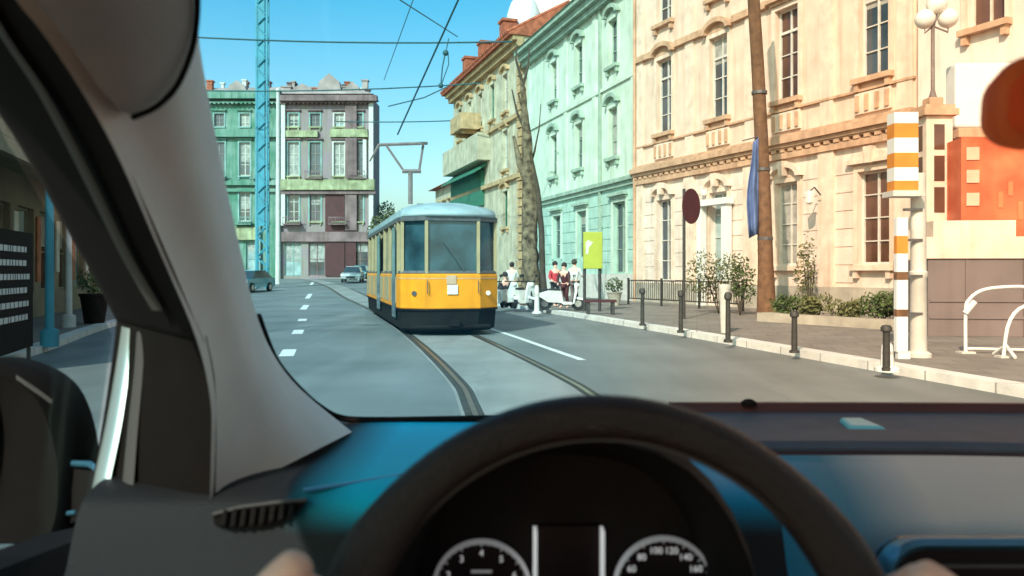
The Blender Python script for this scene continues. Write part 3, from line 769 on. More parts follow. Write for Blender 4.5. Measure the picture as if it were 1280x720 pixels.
bush(1012, 0, 26.5, .8, 2.6, 'slender climbing bush against wall between two ground floor windows', 'leaf2', 500, 7)
# planter edge
q = MB(); 
a = P(955, 400, 22.6); b = P(1140, 412, 18.9)
fnp, Lp, *_ = frame_of((a.x, a.y), (b.x, b.y))
q = MB(fnp); q.box(0, Lp, 0, .3, .1, .36); q.box(0, .3, -1.6, 0, .1, .36); q.box(Lp - .3, Lp, -1.6, 0, .1, .36)
po = q.build('planter_edge', 'stone', None, (a.x, a.y, .1)); tag(po, 'low stone edging in front of the hedge bed', 'planter')

def old_tree():
    c = P(664, 384, 33); org = (c.x, c.y, .12)
    root = empty('tree', org, 'old leafless tree trunk with patchy pale bark between tram and green house', 'tree')
    rings = []
    pts = [(664, 386, .55), (664, 370, .44), (663, 340, .36), (662, 300, .34), (662, 260, .35), (661, 225, .26), (660, 195, .24), (657, 150, .16), (654, 115, .11), (652, 95, .05)]
    q = MB(); q.tube([P(px, py, 33) for px, py, r in pts], [r for *_, r in pts], 12)
    o = q.build('trunk', 'bark', root, org, smooth=60)
    dm = o.modifiers.new('d', 'SUBSURF'); dm.levels = dm.render_levels = 2
    tx = bpy.data.textures.new('barkclouds', 'CLOUDS'); tx.noise_scale = .22
    dd = o.modifiers.new('b', 'DISPLACE'); dd.texture = tx; dd.strength = .20
    l = MB(); l.tube([P(655, 185, 33.05), P(664, 200, 33.0), P(672, 240, 32.95), P(677, 290, 32.9), P(678, 340, 32.9), P(681, 380, 32.9)], [.08, .1, .12, .12, .13, .16], 8)
    l.build('limb', 'barkdark', root, org, smooth=60)
    for pts_ in ([(660, 215), (668, 190), (674, 160), (676, 130)], [(657, 165), (646, 140), (640, 112)], [(653, 110), (660, 84), (662, 60)], [(652, 100), (645, 75), (646, 55)]):
        l = MB(); l.tube([P(a_, b_, 33.0 + .1 * i_) for i_, (a_, b_) in enumerate(pts_)], [.07, .05, .03, .015][:len(pts_)], 6); l.build('branch', 'barkdark', root, org)
    l = MB(); l.tube([P(661, 230, 33), P(650, 205, 33), P(642, 170, 33.2)], [.2, .14, .06], 8); l.tube([P(655, 140, 33), P(648, 118, 33)], [.1, .04], 6)
    l.build('limb', 'bark', root, org, smooth=60)
old_tree()
def far_tree(px, py, y, h, w, label, seed):
    x = (px - 640) / 1000 * y; z = gz(y); org = (x, y, z)
    root = empty('tree', org, label, 'tree', 'trees at the end of the street')
    q = MB(); q.tube([(x, y, z), (x + .1, y, z + h * .5)], [.22, .12], 7); 
    for k in range(5): q.tube([(x + .05, y, z + h * .4), (x + math.cos(k * 1.3) * w * .4, y + math.sin(k * 1.3) * w * .4, z + h * .75)], [.1, .04], 5)
    q.build('trunk', 'barkdark', root, org)
    rnd = random.Random(seed)
    bl = [((x + rnd.uniform(-.45, .45) * w, y + rnd.uniform(-.45, .45) * w, z + h * rnd.uniform(.5, .88)), (w * .22, w * .22, h * .14)) for _ in range(9)]
    leaves('crown', 'leaf2' if seed % 2 else 'leaf', root, org, bl, 1600, .16, seed)
far_tree(482, 0, 88, 7.6, 3.6, 'small green tree right of the far apartment block', 1)
far_tree(497, 0, 96, 9.4, 5.5, 'far tree rising behind the tram roof left part', 3)
far_tree(530, 0, 100, 9.0, 5.0, 'far tree behind the tram roof near the low plaster house', 4)

# ------------------------------------------------------------------ tram
def tram():
    b = Vector((-.245, .9695)); r = Vector((.9695, -b.x))
    Fp = Vector(((566 - 640) / 1000 * 18.7, 18.7)); org = (Fp.x, Fp.y, 0)
    fn = lambda u, v, z: (Fp.x + r.x * u + b.x * v, Fp.y + r.y * u + b.y * v, z)
    root = empty('tram', org, 'yellow and black tram with grey roof running on the street rails', 'tram')
    L = 11.6
    def plan(hw, cw, nose, back=0.0):
        return [(-hw, L - .5), (-hw, nose + .42), (-hw + .05, nose + .1), (-cw, back), (cw, back), (hw - .05, nose + .1), (hw, nose + .42), (hw, L - .5), (cw, L), (-cw, L)]
    body = plan(1.22, .66, .34)
    def shr(poly, d): # crude inset
        return [(u - math.copysign(min(d, abs(u)), u), v + (d if v < 3 else -d)) for u, v in poly]
    q = MB(fn)
    q.loft([[(u, v, .10) for u, v in shr(body, .16)], [(u, v, .17) for u, v in shr(body, .06)], [(u, v, .60) for u, v in shr(body, .03)]])
    q.build('skirt', 'tramblack', root, org)
    q = MB(fn); q.loft([[(u, v, .62) for u, v in shr(body, .02)], [(u, v, .66) for u, v in body], [(u, v, 1.42) for u, v in body], [(u, v, 1.47) for u, v in shr(body, .03)]])
    q.build('body', 'yellow', root, org)
    q = MB(fn); q.loft([[(u, v, 1.47) for u, v in shr(body, .07)], [(u, v, 2.74) for u, v in shr(body, .09)]])
    q.build('window_band', 'tramglass', root, org)
    # posts
    q = MB(fn)
    inner = shr(body, .045)
    def post(u, v, w=.05, z0=1.46, z1=2.75):
        q.box(u - w, u + w, v - w, v + w, z0, z1)
    for (u, v) in inner[2:6]: post(u, v, .036)
    for (u, v) in (inner[1], inner[6]): post(u, v, .045)
    for k in range(7):
        for s in (-1, 1): post(s * 1.17, 1.5 + 1.5 * k, .04)
    q.build('window_post', 'tramcream', root, org)
    q = MB(fn); q.loft([[(u, v, 2.70) for u, v in body], [(u, v, 2.80) for u, v in body]]); q.loft([[(u, v, 1.472) for u, v in shr(body, .01)], [(u, v, 1.53) for u, v in shr(body, .03)]])
    q.build('window_rail', 'steel', root, org)
    for (z0_, z1_, nm, m_) in ((.60, .64, 'lower_trim', 'tramblack'), (1.34, 1.36, 'waist_line', 'trim')):
        q = MB(fn); q.loft([[(u * 1.006, v - (.006 if v < 3 else -.006), z0_) for u, v in body], [(u * 1.006, v - (.006 if v < 3 else -.006), z1_) for u, v in body]]); q.build(nm, m_, root, org)
    for u_ in (-.60, .60):
        q = MB(fn); q.tube([(u_, -.05, 1.0), (u_, -.07, 1.03), (u_, -.07, 1.27), (u_, -.05, 1.30)], .012, 6); q.build('handrail', 'steel', root, org)
    # roof
    q = MB(fn); rings = []
    for t, z in ((0, 2.80), (-.06, 2.82), (-.06, 2.88), (.06, 2.98), (.28, 3.09), (.52, 3.16), (.75, 3.20)):
        rings.append([(u * (1 - max(t, 0) / 1.25) if t > 0 else u - math.copysign(t, u), v + (t * 1.3 if v < 3 else -t), z) for u, v in body])
    q.loft(rings); q.build('roof', 'tramroof', root, org, smooth=50)
    q = MB(fn)
    for v in (3.2, 5.6, 8): q.box(-.4, .4, v, v + 1.2, 3.18, 3.36)
    q.build('roof_box', 'steel', root, org)
    # side lower panel in cream/steel as on the flank
    q = MB(fn)
    for k in range(6):
        q.box(-1.235, -1.222, .95 + 1.72 * k, 2.2 + 1.72 * k, .75, 1.38)
    q.build('side_panel', 'tramcream', root, org)
    q = MB(fn); q.box(-1.245, -1.223, 1.0, 1.75, .40, 2.6); q.box(-1.245, -1.223, 5.4, 6.4, .40, 2.6)
    q.build('door', 'tramglass', root, org)
    # emblem plate, headlight, coupler
    q = MB(fn); q.box(-.15, .08, -.03, -.003, 1.22, 1.42); q.build('route_plate', 'trim', root, org)
    q = MB(fn); q.box(-.13, .11, -.04, -.003, .98, 1.20); q.build('number_plate', 'white', root, org)
    q = MB(fn)
    def lamp(u, v, z, rr): 
        p = Vector(fn(u, v, z)); d = Vector((-b.x, -b.y, 0)); mb = MB(); mb.tube([p - d * .02, p + d * .05], [rr, rr * .9], 14); return mb
    lamp(-.88, .18, 1.0, .06).build('headlight', 'steel', root, org)
    lamp(.88, .18, 1.0, .06).build('headlight', 'globe', root, org)
    q.box(-.12, .12, -.25, .05, .25, .40); q.tube([(-.9, .12, .22), (0, -.12, .22), (.9, .12, .22)], .05, 8)
    q.build('bumper', 'tramblack', root, org)
    q = MB(fn); q.box(-.035, -.02, -.02, .02, 1.55, 2.7) if False else q.tube([(.25, -.02, 1.56), (-.2, -.03, 2.2)], .012, 5)
    q.build('wiper', 'steel', root, org)
    for v in (2.2, 9.2):
        for s in (-1, 1):
            for k in (0, 1.4):
                q = MB(fn); q.tube([(s * .68, v + k, .33), (s * .82, v + k, .33)], .33, 16); q.build('wheel', 'steel', root, org)
    # pantograph
    y = 21.2
    def T(px, py, yy=y): return P(px, py, yy)
    q = MB(); q.tube([T(513, 255), T(513, 214)], .06, 8); q.build('pantograph_mast', 'panto', root, org)
    q = MB()
    q.tube([T(474, 181, 21.4), T(534, 179, 21.0)], .045, 6)
    q.tube([T(474, 181, 21.4), T(462, 202, 21.4)], [.045, .02], 6)
    q.tube([T(483, 182), T(505, 214)], .035, 6); q.tube([T(529, 181), T(524, 213)], .035, 6); q.tube([T(503, 214), T(526, 214)], .06, 6)
    q.build('pantograph_arm', 'panto', root, org)
tram()

# ------------------------------------------------------------------ overhead wires and masts
def wire(pts, r, label, sag=0.0):
    p = [Vector(a) for a in pts]
    if sag:
        a, b = p[0], p[-1]; p = [a.lerp(b, k / 10) - Vector((0, 0, sag * 4 * (k / 10) * (1 - k / 10))) for k in range(11)]
    q = MB([None][0]); q.tube(p, r, 6)
    tag(q.build('overhead_wire', 'wire', None, p[0]), label, 'wire', 'overhead wires of the tramway')
wire([P(100, 37, 42), P(640, 52, 42)], .045, 'topmost cross wire over the street, high in the sky', .3)
wire([P(200, 112, 58), P(600, 104, 58)], .05, 'cross wire at the level of the far block roof', .3)
wire([P(420, 152, 70), P(585, 150, 70)], .05, 'lowest cross wire just above the pantograph', .1)
wire([P(640, -170, 11), P(575, -5, 16), P(497, 168, 21.2)], .022, 'steep contact wire running down to the pantograph')
wire([P(420, -60, 20), P(500, 0, 30), P(572, 46, 42)], .025, 'thin feeder wire crossing the top of the sky')
wire([P(520, -10, 40), P(480, 100, 58)], .025, 'faint thin wire slanting left of the contact wire')
wire([P(485, 133, 50), P(530, 122, 50), P(560, 108, 50)], .04, 'short bracket wire curving below the pulley hanger')
q = MB(); q.tube([P(557, 64, 42), P(553, 84, 42), P(551, 108, 42)], .04, 6); q.tube([P(561, 48, 42), P(557, 66, 42)], .03, 6); q.tube([P(560, 66, 42), P(561, 80, 42), P(551, 108, 42)], .03, 6); q.ball(P(557, 66, 42), .16); q.ball(P(551, 107, 42), .14)
tag(q.build('wire_hanger', 'wire', None, P(557, 64, 42)), 'dark pulley hanger joining two overhead cross wires', 'wire hanger')

def lattice():
    y = 61.0; x = (328 - 640) / 1000 * y; z = gz(y); org = (x, y, z); root = empty('catenary_mast', org, 'tall blue lattice catenary mast before the green part of the far block', 'mast')
    w = .40
    for sx in (-1, 1):
        for sy in (-1, 1):
            MB().box(x + sx * w - .06, x + sx * w + .06, y + sy * .2 - .05, y + sy * .2 + .05, z, 26).build('leg', 'mast', root, org)
    q = MB(); zz = z; k = 0
    while zz < 25.5:
        s = 1 if k % 2 else -1
        for yy in (y - .2, y + .2): q.tube([(x - s * w, yy, zz), (x + s * w, yy, zz + .8)], .05, 5)
        zz += .8; k += 1
    q.build('bracing', 'mast', root, org)
    MB().box(x - .26, x + .2, y - .12, y + .12, 5, 26).build('cable_duct', 'mast', root, org)
lattice()
q = MB(); x = (347.5 - 640) / 1000 * 70; q.tube([(x, 70, gz(70)), (x, 70, EYE + .225 * 70)], [.22, .14], 10); q.ball((x, 70, EYE + .227 * 70), .22)
tag(q.build('catenary_mast', 'dirtywhite', None, (x, 70, gz(70))), 'slim pale mast right of the blue lattice mast', 'mast')

# ------------------------------------------------------------------ right side street furniture
def tall_pole():
    c = P(959, 402, 24); org = (c.x, c.y, .12)
    root = empty('utility_pole', org, 'tall weathered brown wooden pole carrying a blue flag', 'pole')
    pts = [(959, 404, .33), (958, 380, .28), (957, 330, .23), (955, 250, .21), (951, 160, .20), (947, 80, .19), (942, 0, .18), (936, -120, .165), (930, -200, .16)]
    q = MB(); q.tube([P(a, b_, 24) for a, b_, r in pts], [r for *_, r in pts], 12); q.build('shaft', 'wood', root, org, smooth=60)
    q = MB()
    for py in (118, 214, 300): p = P(953 - (214 - py) * .04, py, 24); q.lathe((p.x, p.y, p.z), [(.235, 0), (.235, .09)], 12)
    q.build('band', 'steel', root, org)
tall_pole()
def flag():
    root_p = P(948, 175, 24.0); org = root_p
    root = empty('flag', org, 'limp blue flag hanging at the left of the wooden pole', 'flag')
    q = MB(); n = 10
    rings = []
    for k in range(9):
        t = k / 8; py = 172 + 120 * t
        ring = []
        for j in range(n + 1):
            s = j / n; px = 948 - (7 + 10 * sm(t * 1.5) - 5 * t * t) * s
            p = P(px, py + 6 * s, 23.8 + .10 * math.sin(s * 9 + t * 2)); ring.append(tuple(p))
        rings.append(ring)
    q.loft(rings, closed=False, caps=False); o = q.build('cloth', 'blueflag', root, org, smooth=60)
    sd = o.modifiers.new('s', 'SOLIDIFY'); sd.thickness = .01
    q = MB(); q.tube([P(951, 170, 23.9), P(928, 176, 23.75)], .02, 6); q.build('flagstaff', 'steel', root, org)
flag()
def bollard_proto():
    o = empty('bollard', (0, 0, 0), 'x', 'bollard', 'bollards along the right kerb')
    MB().lathe((0, 0, 0), [(.085, 0), (.085, .05), (.052, .07), (.046, .80), (.052, .82)], 14).build('post', 'iron', o, smooth=40)
    MB().lathe((0, 0, 0), [(.052, .82), (.075, .84), (.078, .91), (.05, .96), (.01, .97)], 14).build('cap', 'iron', o, smooth=40)
    return o
BP = bollard_proto()
spots = [(803, 407, 'black bollard farthest along the kerb, near the red bench', 1.0), (851, 416, 'black bollard below the maroon round sign', 1.0), (910, 428, 'black bollard with a pale pot behind, left of wooden pole', 1.02), (993, 441, 'black bollard alone in front of the hedge bed', .74), (1108, 463, 'short black bollard nearest the striped post', .66)]
first = True
for px, py, lab, s in spots:
    y = EYE / (py - HZ) * 1000 * .92; x = (px - 640) / 1000 * y
    o = BP if first else copy_tree(BP)
    first = False
    o.location = (x, y, .12); o.scale = (1, 1, s); o['label'] = lab
def white_post(px, py, h, label, y=None):
    y = y or EYE / (py - HZ) * 1000 * .93; x = (px - 640) / 1000 * y; org = (x, y, .1)
    root = empty('marker_post', org, label, 'marker post', 'white plastic marker posts')
    MB().lathe(org, [(.17, 0), (.17, .05), (.09, .08), (.075, h * .9), (.05, h)], 12).build('post', 'white', root, org, smooth=40)
    MB().lathe((org[0], org[1], org[2]), [(.082, h * .6), (.082, h * .72)], 12).build('band', 'dirtywhite', root, org)
white_post(671, 397, .95, 'white marker post on the kerb beside the parked scooters', 27)
white_post(1109, 466, .40, 'short white marker post at the foot of the nearest bollard', 11.3)

def striped():
    org = (P(1132, 455, 13).x, 13, .12)
    root = empty('warning_post', org, 'grey post with orange and white striped board on top', 'warning post')
    c = P(1148, 455, 13)
    MB().lathe((c.x, c.y, .1), [(.20, 0), (.20, .08), (.13, .12), (.125, 1.3), (.14, 1.32), (.14, 1.40), (.12, 1.42), (.115, 3.0)], 16).build('post', 'dirtywhite', root, org, smooth=40)
    def board(name, px0, px1, edges, y0, y1, cols):
        for (a, b), m in zip(zip(edges, edges[1:]), cols):
            p, q = P(px0, a, y0), P(px1, b, y0)
            o = MB().box(p.x, q.x, y0, y1, q.z + .002, p.z).build(name, m, root, org)
    e = [140, 154, 172, 191, 209, 226, 238]
    board('striped_board', 1118, 1148, e, 12.7, 12.95, ['white', 'orange', 'white', 'orange', 'white', 'orange'])
    p, q = P(1116, 238, 12.68), P(1156, 245, 12.68); MB().box(p.x, q.x, 12.66, 13.05, q.z, p.z).build('board_bracket', 'dirtywhite', root, org)
    board('striped_strip', 1121, 1135, [272, 295, 317, 340, 350, 387, 396, 440], 12.7, 12.8, ['white', 'orange', 'white', 'wood', 'white', 'wood', 'white'])
    p, q = P(1121, 450, 12.75), P(1136, 440, 12.75); MB().box(p.x, q.x, 12.7, 12.8, .12, q.z).build('foot', 'white', root, org)
    q = MB()
    for py in (262, 300, 345, 392): a = P(1130, py, 12.9); q.box(a.x, c.x, 12.86, 12.94, a.z - .02, a.z + .02)
    q.build('bracket', 'steel', root, org)
striped()
def lamp_pier():
    y = 18.6; c = P(1166, 440, y); org = (c.x, y, .12); w = .30
    root = empty('street_lamp', org, 'three globe street lamp standing on a tall cream pier', 'street lamp')
    zt = P(0, 134, y).z
    MB().box(c.x - w, c.x + w, y - w, y + w, .12, zt - .25).build('pier', 'trim_pale', root, org, bevel=.01)
    MB().box(c.x - w - .1, c.x + w + .1, y - w - .1, y + w + .1, zt - .25, zt - .1).box(c.x - w - .04, c.x + w + .04, y - w - .04, y + w + .04, zt - .1, zt).box(c.x - .16, c.x + .16, y - .16, y + .16, zt, zt + .2).build('capital', 'trim', root, org)
    for k in range(3):
        z1 = zt - .45 - k * .72
        MB().box(c.x - .13, c.x + .11, y - w - .012, y - w - .003, z1 - .58, z1).build('inset_panel', 'pane_brown', root, org)
        MB().box(c.x - w - .012, c.x - w - .003, y - .13, y + .11, z1 - .58, z1).build('inset_panel', 'pane_brown', root, org)
    q = MB(); zs = zt + .2; top = P(1166, 30, y).z
    q.lathe((c.x, y, zs), [(.10, 0), (.07, .1), (.045, .2), (.04, top - zs - .1), (.06, top - zs), (.04, top - zs + .25)], 12); q.build('shaft', 'panto', root, org, smooth=40)
    for (px, py) in ((1156, 24), (1171, 6), (1185, 23)):
        g_ = P(px, py, y); a = MB(); a.tube([(c.x, y, top - .05), (g_.x, y, g_.z - .32), (g_.x, y, g_.z - .17)], .022, 6); a.build('arm', 'panto', root, org)
        a = MB(); a.lathe((g_.x, y, g_.z - .21), [(.05, 0), (.12, .03), (.13, .07)], 12); a.build('globe_cup', 'panto', root, org)
        a = MB(); a.ball(g_, .225, 16); a.build('globe', 'globe', root, org, smooth=80)
lamp_pier()
def round_sign():
    y = 23.5; c = P(855, 400, y); org = (c.x, y, .12)
    root = empty('traffic_sign', org, 'round traffic sign seen from its maroon back on thin pole', 'traffic sign')
    q = MB(); q.tube([(c.x, y, .12), (c.x, y, P(0, 236, y).z)], .045, 10); q.build('pole', 'iron', root, org)
    ctr = P(862, 258, y); a = Vector((.55, .35, 0)).normalized(); 
    nrm = Vector((-a.y, a.x, 0)).normalized() * -1
    q = MB(); n = 24; up = Vector((0, 0, 1))
    r0 = [tuple(ctr + a * math.cos(2 * math.pi * k / n) * .36 + up * math.sin(2 * math.pi * k / n) * .52 + nrm * .05) for k in range(n)]
    r1 = [tuple(Vector(p) + nrm * .03) for p in r0]
    q.loft([r0, r1]); q.build('disc', 'maroon', root, org)
round_sign()
def lime_sign():
    y = 28.0; org = (P(740, 390, y).x, y, .12)
    root = empty('bus_stop_sign', org, 'yellow green stop board on two dark posts at kerb', 'sign')
    p0, p1 = P(729, 290, y), P(753, 336, y)
    MB().box(p0.x, p1.x, y - .06, y + .06, p1.z, p0.z).build('board', 'limesign', root, org, bevel=.02)
    MB().prism([(P(732, 0, y).x, P(0, 318, y).z), (P(732, 0, y).x, P(0, 303, y).z), (P(735, 0, y).x, P(0, 300, y).z), (P(741, 0, y).x, P(0, 303, y).z), (P(736, 0, y).x, P(0, 310, y).z), (P(735, 0, y).x, P(0, 318, y).z)], y - .068, y - .062).build('logo', 'posterwhite', root, org)
    for px in (731, 750): x = P(px, 0, y).x; MB().tube([(x, y + .1, .12), (x, y + .1, p0.z - .1)], .055, 8).build('post', 'iron', root, org)
lime_sign()
def bench():
    y = 26.0; c = P(751, 385, y); org = (c.x, y, .12)
    root = empty('bench', org, 'low maroon street bench on dark legs near the stop board', 'bench')
    a, b = P(731, 0, y).x, P(770, 0, y).x
    q = MB()
    for k in range(3): q.box(a, b, y - .2 + .14 * k, y - .08 + .14 * k, .52, .60)
    q.build('seat', 'maroon', root, org)
    for x in (a + .06, b - .16): MB().box(x, x + .1, y - .17, y + .17, .12, .52).build('leg', 'iron', root, org)
bench()
def planter_pot(px, y, r, h, m, label, plant=True, z=.12):
    x = (px - 640) / 1000 * y; org = (x, y, z)
    root = empty('plant_pot', org, label, 'plant pot')
    MB().lathe(org, [(r * .7, 0), (r, h * .9), (r * 1.1, h * .92), (r * 1.1, h), (r * .9, h)], 14).build('pot', m, root, org, smooth=40)
    if plant: leaves('foliage', 'leaf', root, org, [((x, y, z + h + r), (r * 1.2, r * 1.2, r))], 260, .06, 5)
planter_pot(768, 33, .3, .55, 'stone', 'round grey stone plant pot by the green house wall')
planter_pot(906, 18.2, .13, 1.1, 'dirtywhite', 'slim pale bare plant pot behind the third bollard', False)
def railing(A, B, label):
    fn, L, A2, U, N = frame_of(A, B); org = (A[0], A[1], .12)
    root = empty('railing', org, label, 'railing')
    for z, nm in ((1.12, 'top_rail'), (.35, 'bottom_rail')): MB(fn).box(0, L, -.02, .02, z, z + .05).build(nm, 'iron', root, org)
    q = MB(fn); k = .12
    while k < L: q.box(k, k + .02, -.01, .01, .4, 1.12); k += .14
    q.build('balusters', 'iron', root, org)
    q = MB(fn)
    for u in (0, L * .33, L * .66, L - .06): q.box(u, u + .07, -.035, .035, .1, 1.25)
    q.build('post', 'iron', root, org)
railing((5.0, 34.5), (8.1, 28.0), 'thin iron railing in front of the ochre facade')
def wall_lamp(px, py, y, label):
    p = P(px, py, y); org = p; root = empty('wall_lamp', org, label, 'wall lamp', 'wall lamps on the ochre facade')
    q = MB(); q.tube([p + Vector((.45, .2, .0)), p + Vector((.2, .1, .25)), p + Vector((0, 0, .1))], .025, 6); q.build('bracket', 'iron', root, org)
    q = MB(); q.lathe(p, [(.06, .12), (.16, .05), (.13, -.28), (.04, -.34)], 8); q.build('lantern', 'globe', root, org)
wall_lamp(1012, 243, 27.0, 'small lantern on bracket right of the arched ground window')
wall_lamp(880, 235, 33.2, 'small lantern on bracket left of the white porch')

def bike_rack(px0, px1, y, label, arch=False):
    org = (P((px0 + px1) / 2, 0, y).x, y, .12)
    root = empty('bicycle_stand', org, label, 'bicycle stand', 'white tube bicycle stands')
    q = MB(); a, b = P(px0, 0, y).x, P(px1, 0, y).x
    if not arch:
        h = 1.05
        q.tube(crom([(a, y, .14), (a, y, .8), (a + .05, y, 1.02), (a + .35, y + .05, 1.2), (b - .3, y + .1, 1.25), (b, y + .1, 1.2)], 5), .03, 8)
        q.tube([(a, y, .2), (b, y + .1, .16)], .025, 8); q.tube([(a - .02, y - .02, .8), (a + .13, y - .05, 1.0)], .05, 8)
    else:
        n = 14; c = (a + b) / 2; rr = (b - a) / 2
        q.tube([(c - rr * math.cos(math.pi * k / n) * (1.0 if k else 1.05), y, .14 + .82 * math.sin(math.pi * k / n) ** .7) for k in range(n + 1)], .03, 8)
        q.tube([(a - .02, y - .3, .15), (a + .02, y, .32), (a, y + .3, .15)], .028, 8)
    q.build('hoop', 'white', root, org, smooth=60)
    q = MB(); q.box(a - .12, a + .12, y - .1, y + .1, .12, .15); q.build('base_plate', 'dirtywhite', root, org)
bike_rack(1207, 1300, 13.6, 'white tube bicycle stand with long low hoop, left one')
bike_rack(1256, 1318, 12.9, 'white arched bicycle stand nearest the right edge', True)
def hoarding():
    y = 17.2; a = P(1160, 0, y); b = P(1420, 0, y); org = (a.x, y, .12)
    fn, L, *_ = frame_of((a.x, y), (b.x, y - .6))
    root = empty('kiosk', org, 'low mauve street kiosk with red upper panels standing in for a flare behind the bicycle stands', 'kiosk')
    MB(fn).box(0, L, -2.2, 0, .12, 1.78).build('counter_wall', 'mauve', root, org, bevel=.01)
    q = MB(fn)
    for z in (.5, .86): q.box(.02, L, .003, .03, z, z + .05)
    for u in (.75, 1.9, 3.1): q.box(u, u + .04, .003, .028, .14, 1.76)
    q.build('moulding', 'mauve', root, org)
    MB(fn).box(-.05, 2.3, -.4, .05, 1.785, 2.25).box(.1, 1.75, -.38, .03, 2.25, 2.6).build('ledge', 'trim_pale', root, org, bevel=.01)
    MB(fn).box(.85, L, -2.1, -.45, 2.27, 4.45).build('upper_panel', 'flare_red', root, org)  # solid panel built where an orange-red flare lies
    MB(fn).box(2.32, L, -.4, .03, 1.785, 2.25).build('red_ledge', 'flare_red', root, org)
    for u, z in ((.95, 3.95), (.95, 3.45), (.95, 2.95)):
        MB(fn).box(u, u + .26, -.448, -.42, z, z + .28).build('small_pane', 'peach', root, org)
    q = MB(fn)
    for k in range(7): q.box(1.6 + .2 * k, 1.6 + .2 * k + .1, -.448, -.43, 2.9 + .3 * math.sin(k * 2.1), 3.25 + .25 * math.sin(k * 2.1))
    q.build('lettering', 'letter', root, org)
hoarding()

# ------------------------------------------------------------------ people and vehicles
def skin(name, joints, edges, m, parent, sub=1, root=0):
    me = bpy.data.meshes.new(name); me.from_pydata([Vector(j[:3]) for j in joints], edges, [])
    me.materials.append(M[m])
    bm = bmesh.new(); bm.from_mesh(me); bm.verts.layers.skin.verify(); bm.to_mesh(me); bm.free()
    for i, j in enumerate(joints):
        rr = j[3] if len(j) > 3 else .05
        me.skin_vertices[0].data[i].radius = (rr, j[4] if len(j) > 4 else rr)
        me.skin_vertices[0].data[i].use_root = (i == root)
    o = bpy.data.objects.new(name, me); col.objects.link(o)
    if parent: o.parent = parent
    s = o.modifiers.new('skin', 'SKIN'); s.use_smooth_shade = True
    b = o.modifiers.new('sub', 'SUBSURF'); b.levels = b.render_levels = sub
    return o
def person(loc, rz, label, top, legs, hair='hair', sitting=False, stride=.1, arm=.1, h=1.0, lean=0.0):
    root = empty('person', loc, label, 'person', None, rz); root.scale = (h, h, h)
    k = .52 if sitting else .95; fy = -.45 if sitting else 0
    def body(dr=0.0, z0=0): pass
    J = [(0, 0, k, .14, .11), (0, .0 - lean * .4, k + .25, .13, .10), (0, -lean, k + .46, .15, .10), (0, -lean, k + .56, .055), (0, -lean - .01, k + .64, .085), (0, -lean - .01, k + .74, .09), (0, -lean, k + .82, .06)]
    E = [(0, 1), (1, 2), (2, 3), (3, 4), (4, 5), (5, 6)]
    for s in (-1, 1):
        i = len(J)
        J += [(s * .19, -lean, k + .47, .055), (s * (.24 + arm * .3), -lean - .05, k + .22, .042), (s * (.22 + arm * .2), -lean - .05 - arm * 1.6, k + .02 + arm, .032), (s * (.21 + arm * .1), -lean - .08 - arm * 2, k - .06 + arm, .035)]
        E += [(2, i), (i, i + 1), (i + 1, i + 2), (i + 2, i + 3)]
        i = len(J)
        if sitting: J += [(s * .1, 0, k - .03, .085), (s * .12, -.42, k, .065), (s * .12, -.45, .09, .042), (s * .12, -.60, .04, .035)]
        else: J += [(s * .1, 0, k - .06, .085), (s * .1, -s * stride * .5, .5, .06), (s * .1, s * stride, .08, .042), (s * .1, s * stride - .16, .035, .035)]
        E += [(0, i), (i, i + 1), (i + 1, i + 2), (i + 2, i + 3)]
    skin('body', J, E, 'skin', root)
    inf = lambda idx, d: [(*J[i][:3], J[i][3] + d, (J[i][4] if len(J[i]) > 4 else J[i][3]) + d) for i in idx]
    skin('top', inf([0, 1, 2, 7, 8, 9, 15, 16, 17], .02), [(0, 1), (1, 2), (2, 3), (3, 4), (4, 5), (2, 6), (6, 7), (7, 8)], top, root, 1, 1)
    skin('trousers', inf([0, 11, 12, 13, 19, 20, 21], .018), [(0, 1), (1, 2), (2, 3), (0, 4), (4, 5), (5, 6)], legs, root)
    q = MB(); q.ball((0, -lean + .025, k + .76), .125, 12, .9, 1, .95); q.build('hair', hair, root, smooth=80)
    return root
person((*P(694, 388, 32)[:2], .12), R(20), 'person in red top standing left of the pair near the green house', 'red', 'cloth_dark', stride=.12)
person((*P(706, 388, 30.5)[:2], .12), R(-30), 'person in maroon clothes with dark hair at the kerb', 'maroon', 'maroon', arm=.02, lean=.08, h=.96)
person((*P(718, 385, 32.5)[:2], .12), R(160), 'person in white top with dark hair, right of the maroon one', 'cloth_white', 'mauve', arm=.2, stride=.2, h=1.05, hair='barkdark')
person((*P(631, 388, 31)[:2], .12), R(10), 'person in dark jacket sitting between the parked scooters', 'cloth_dark', 'cloth_dark', sitting=True, lean=.1)
person((*P(640, 388, 35)[:2], .12), R(170), 'person in pale coat standing behind the scooters', 'cloth_white', 'cloth_dark')

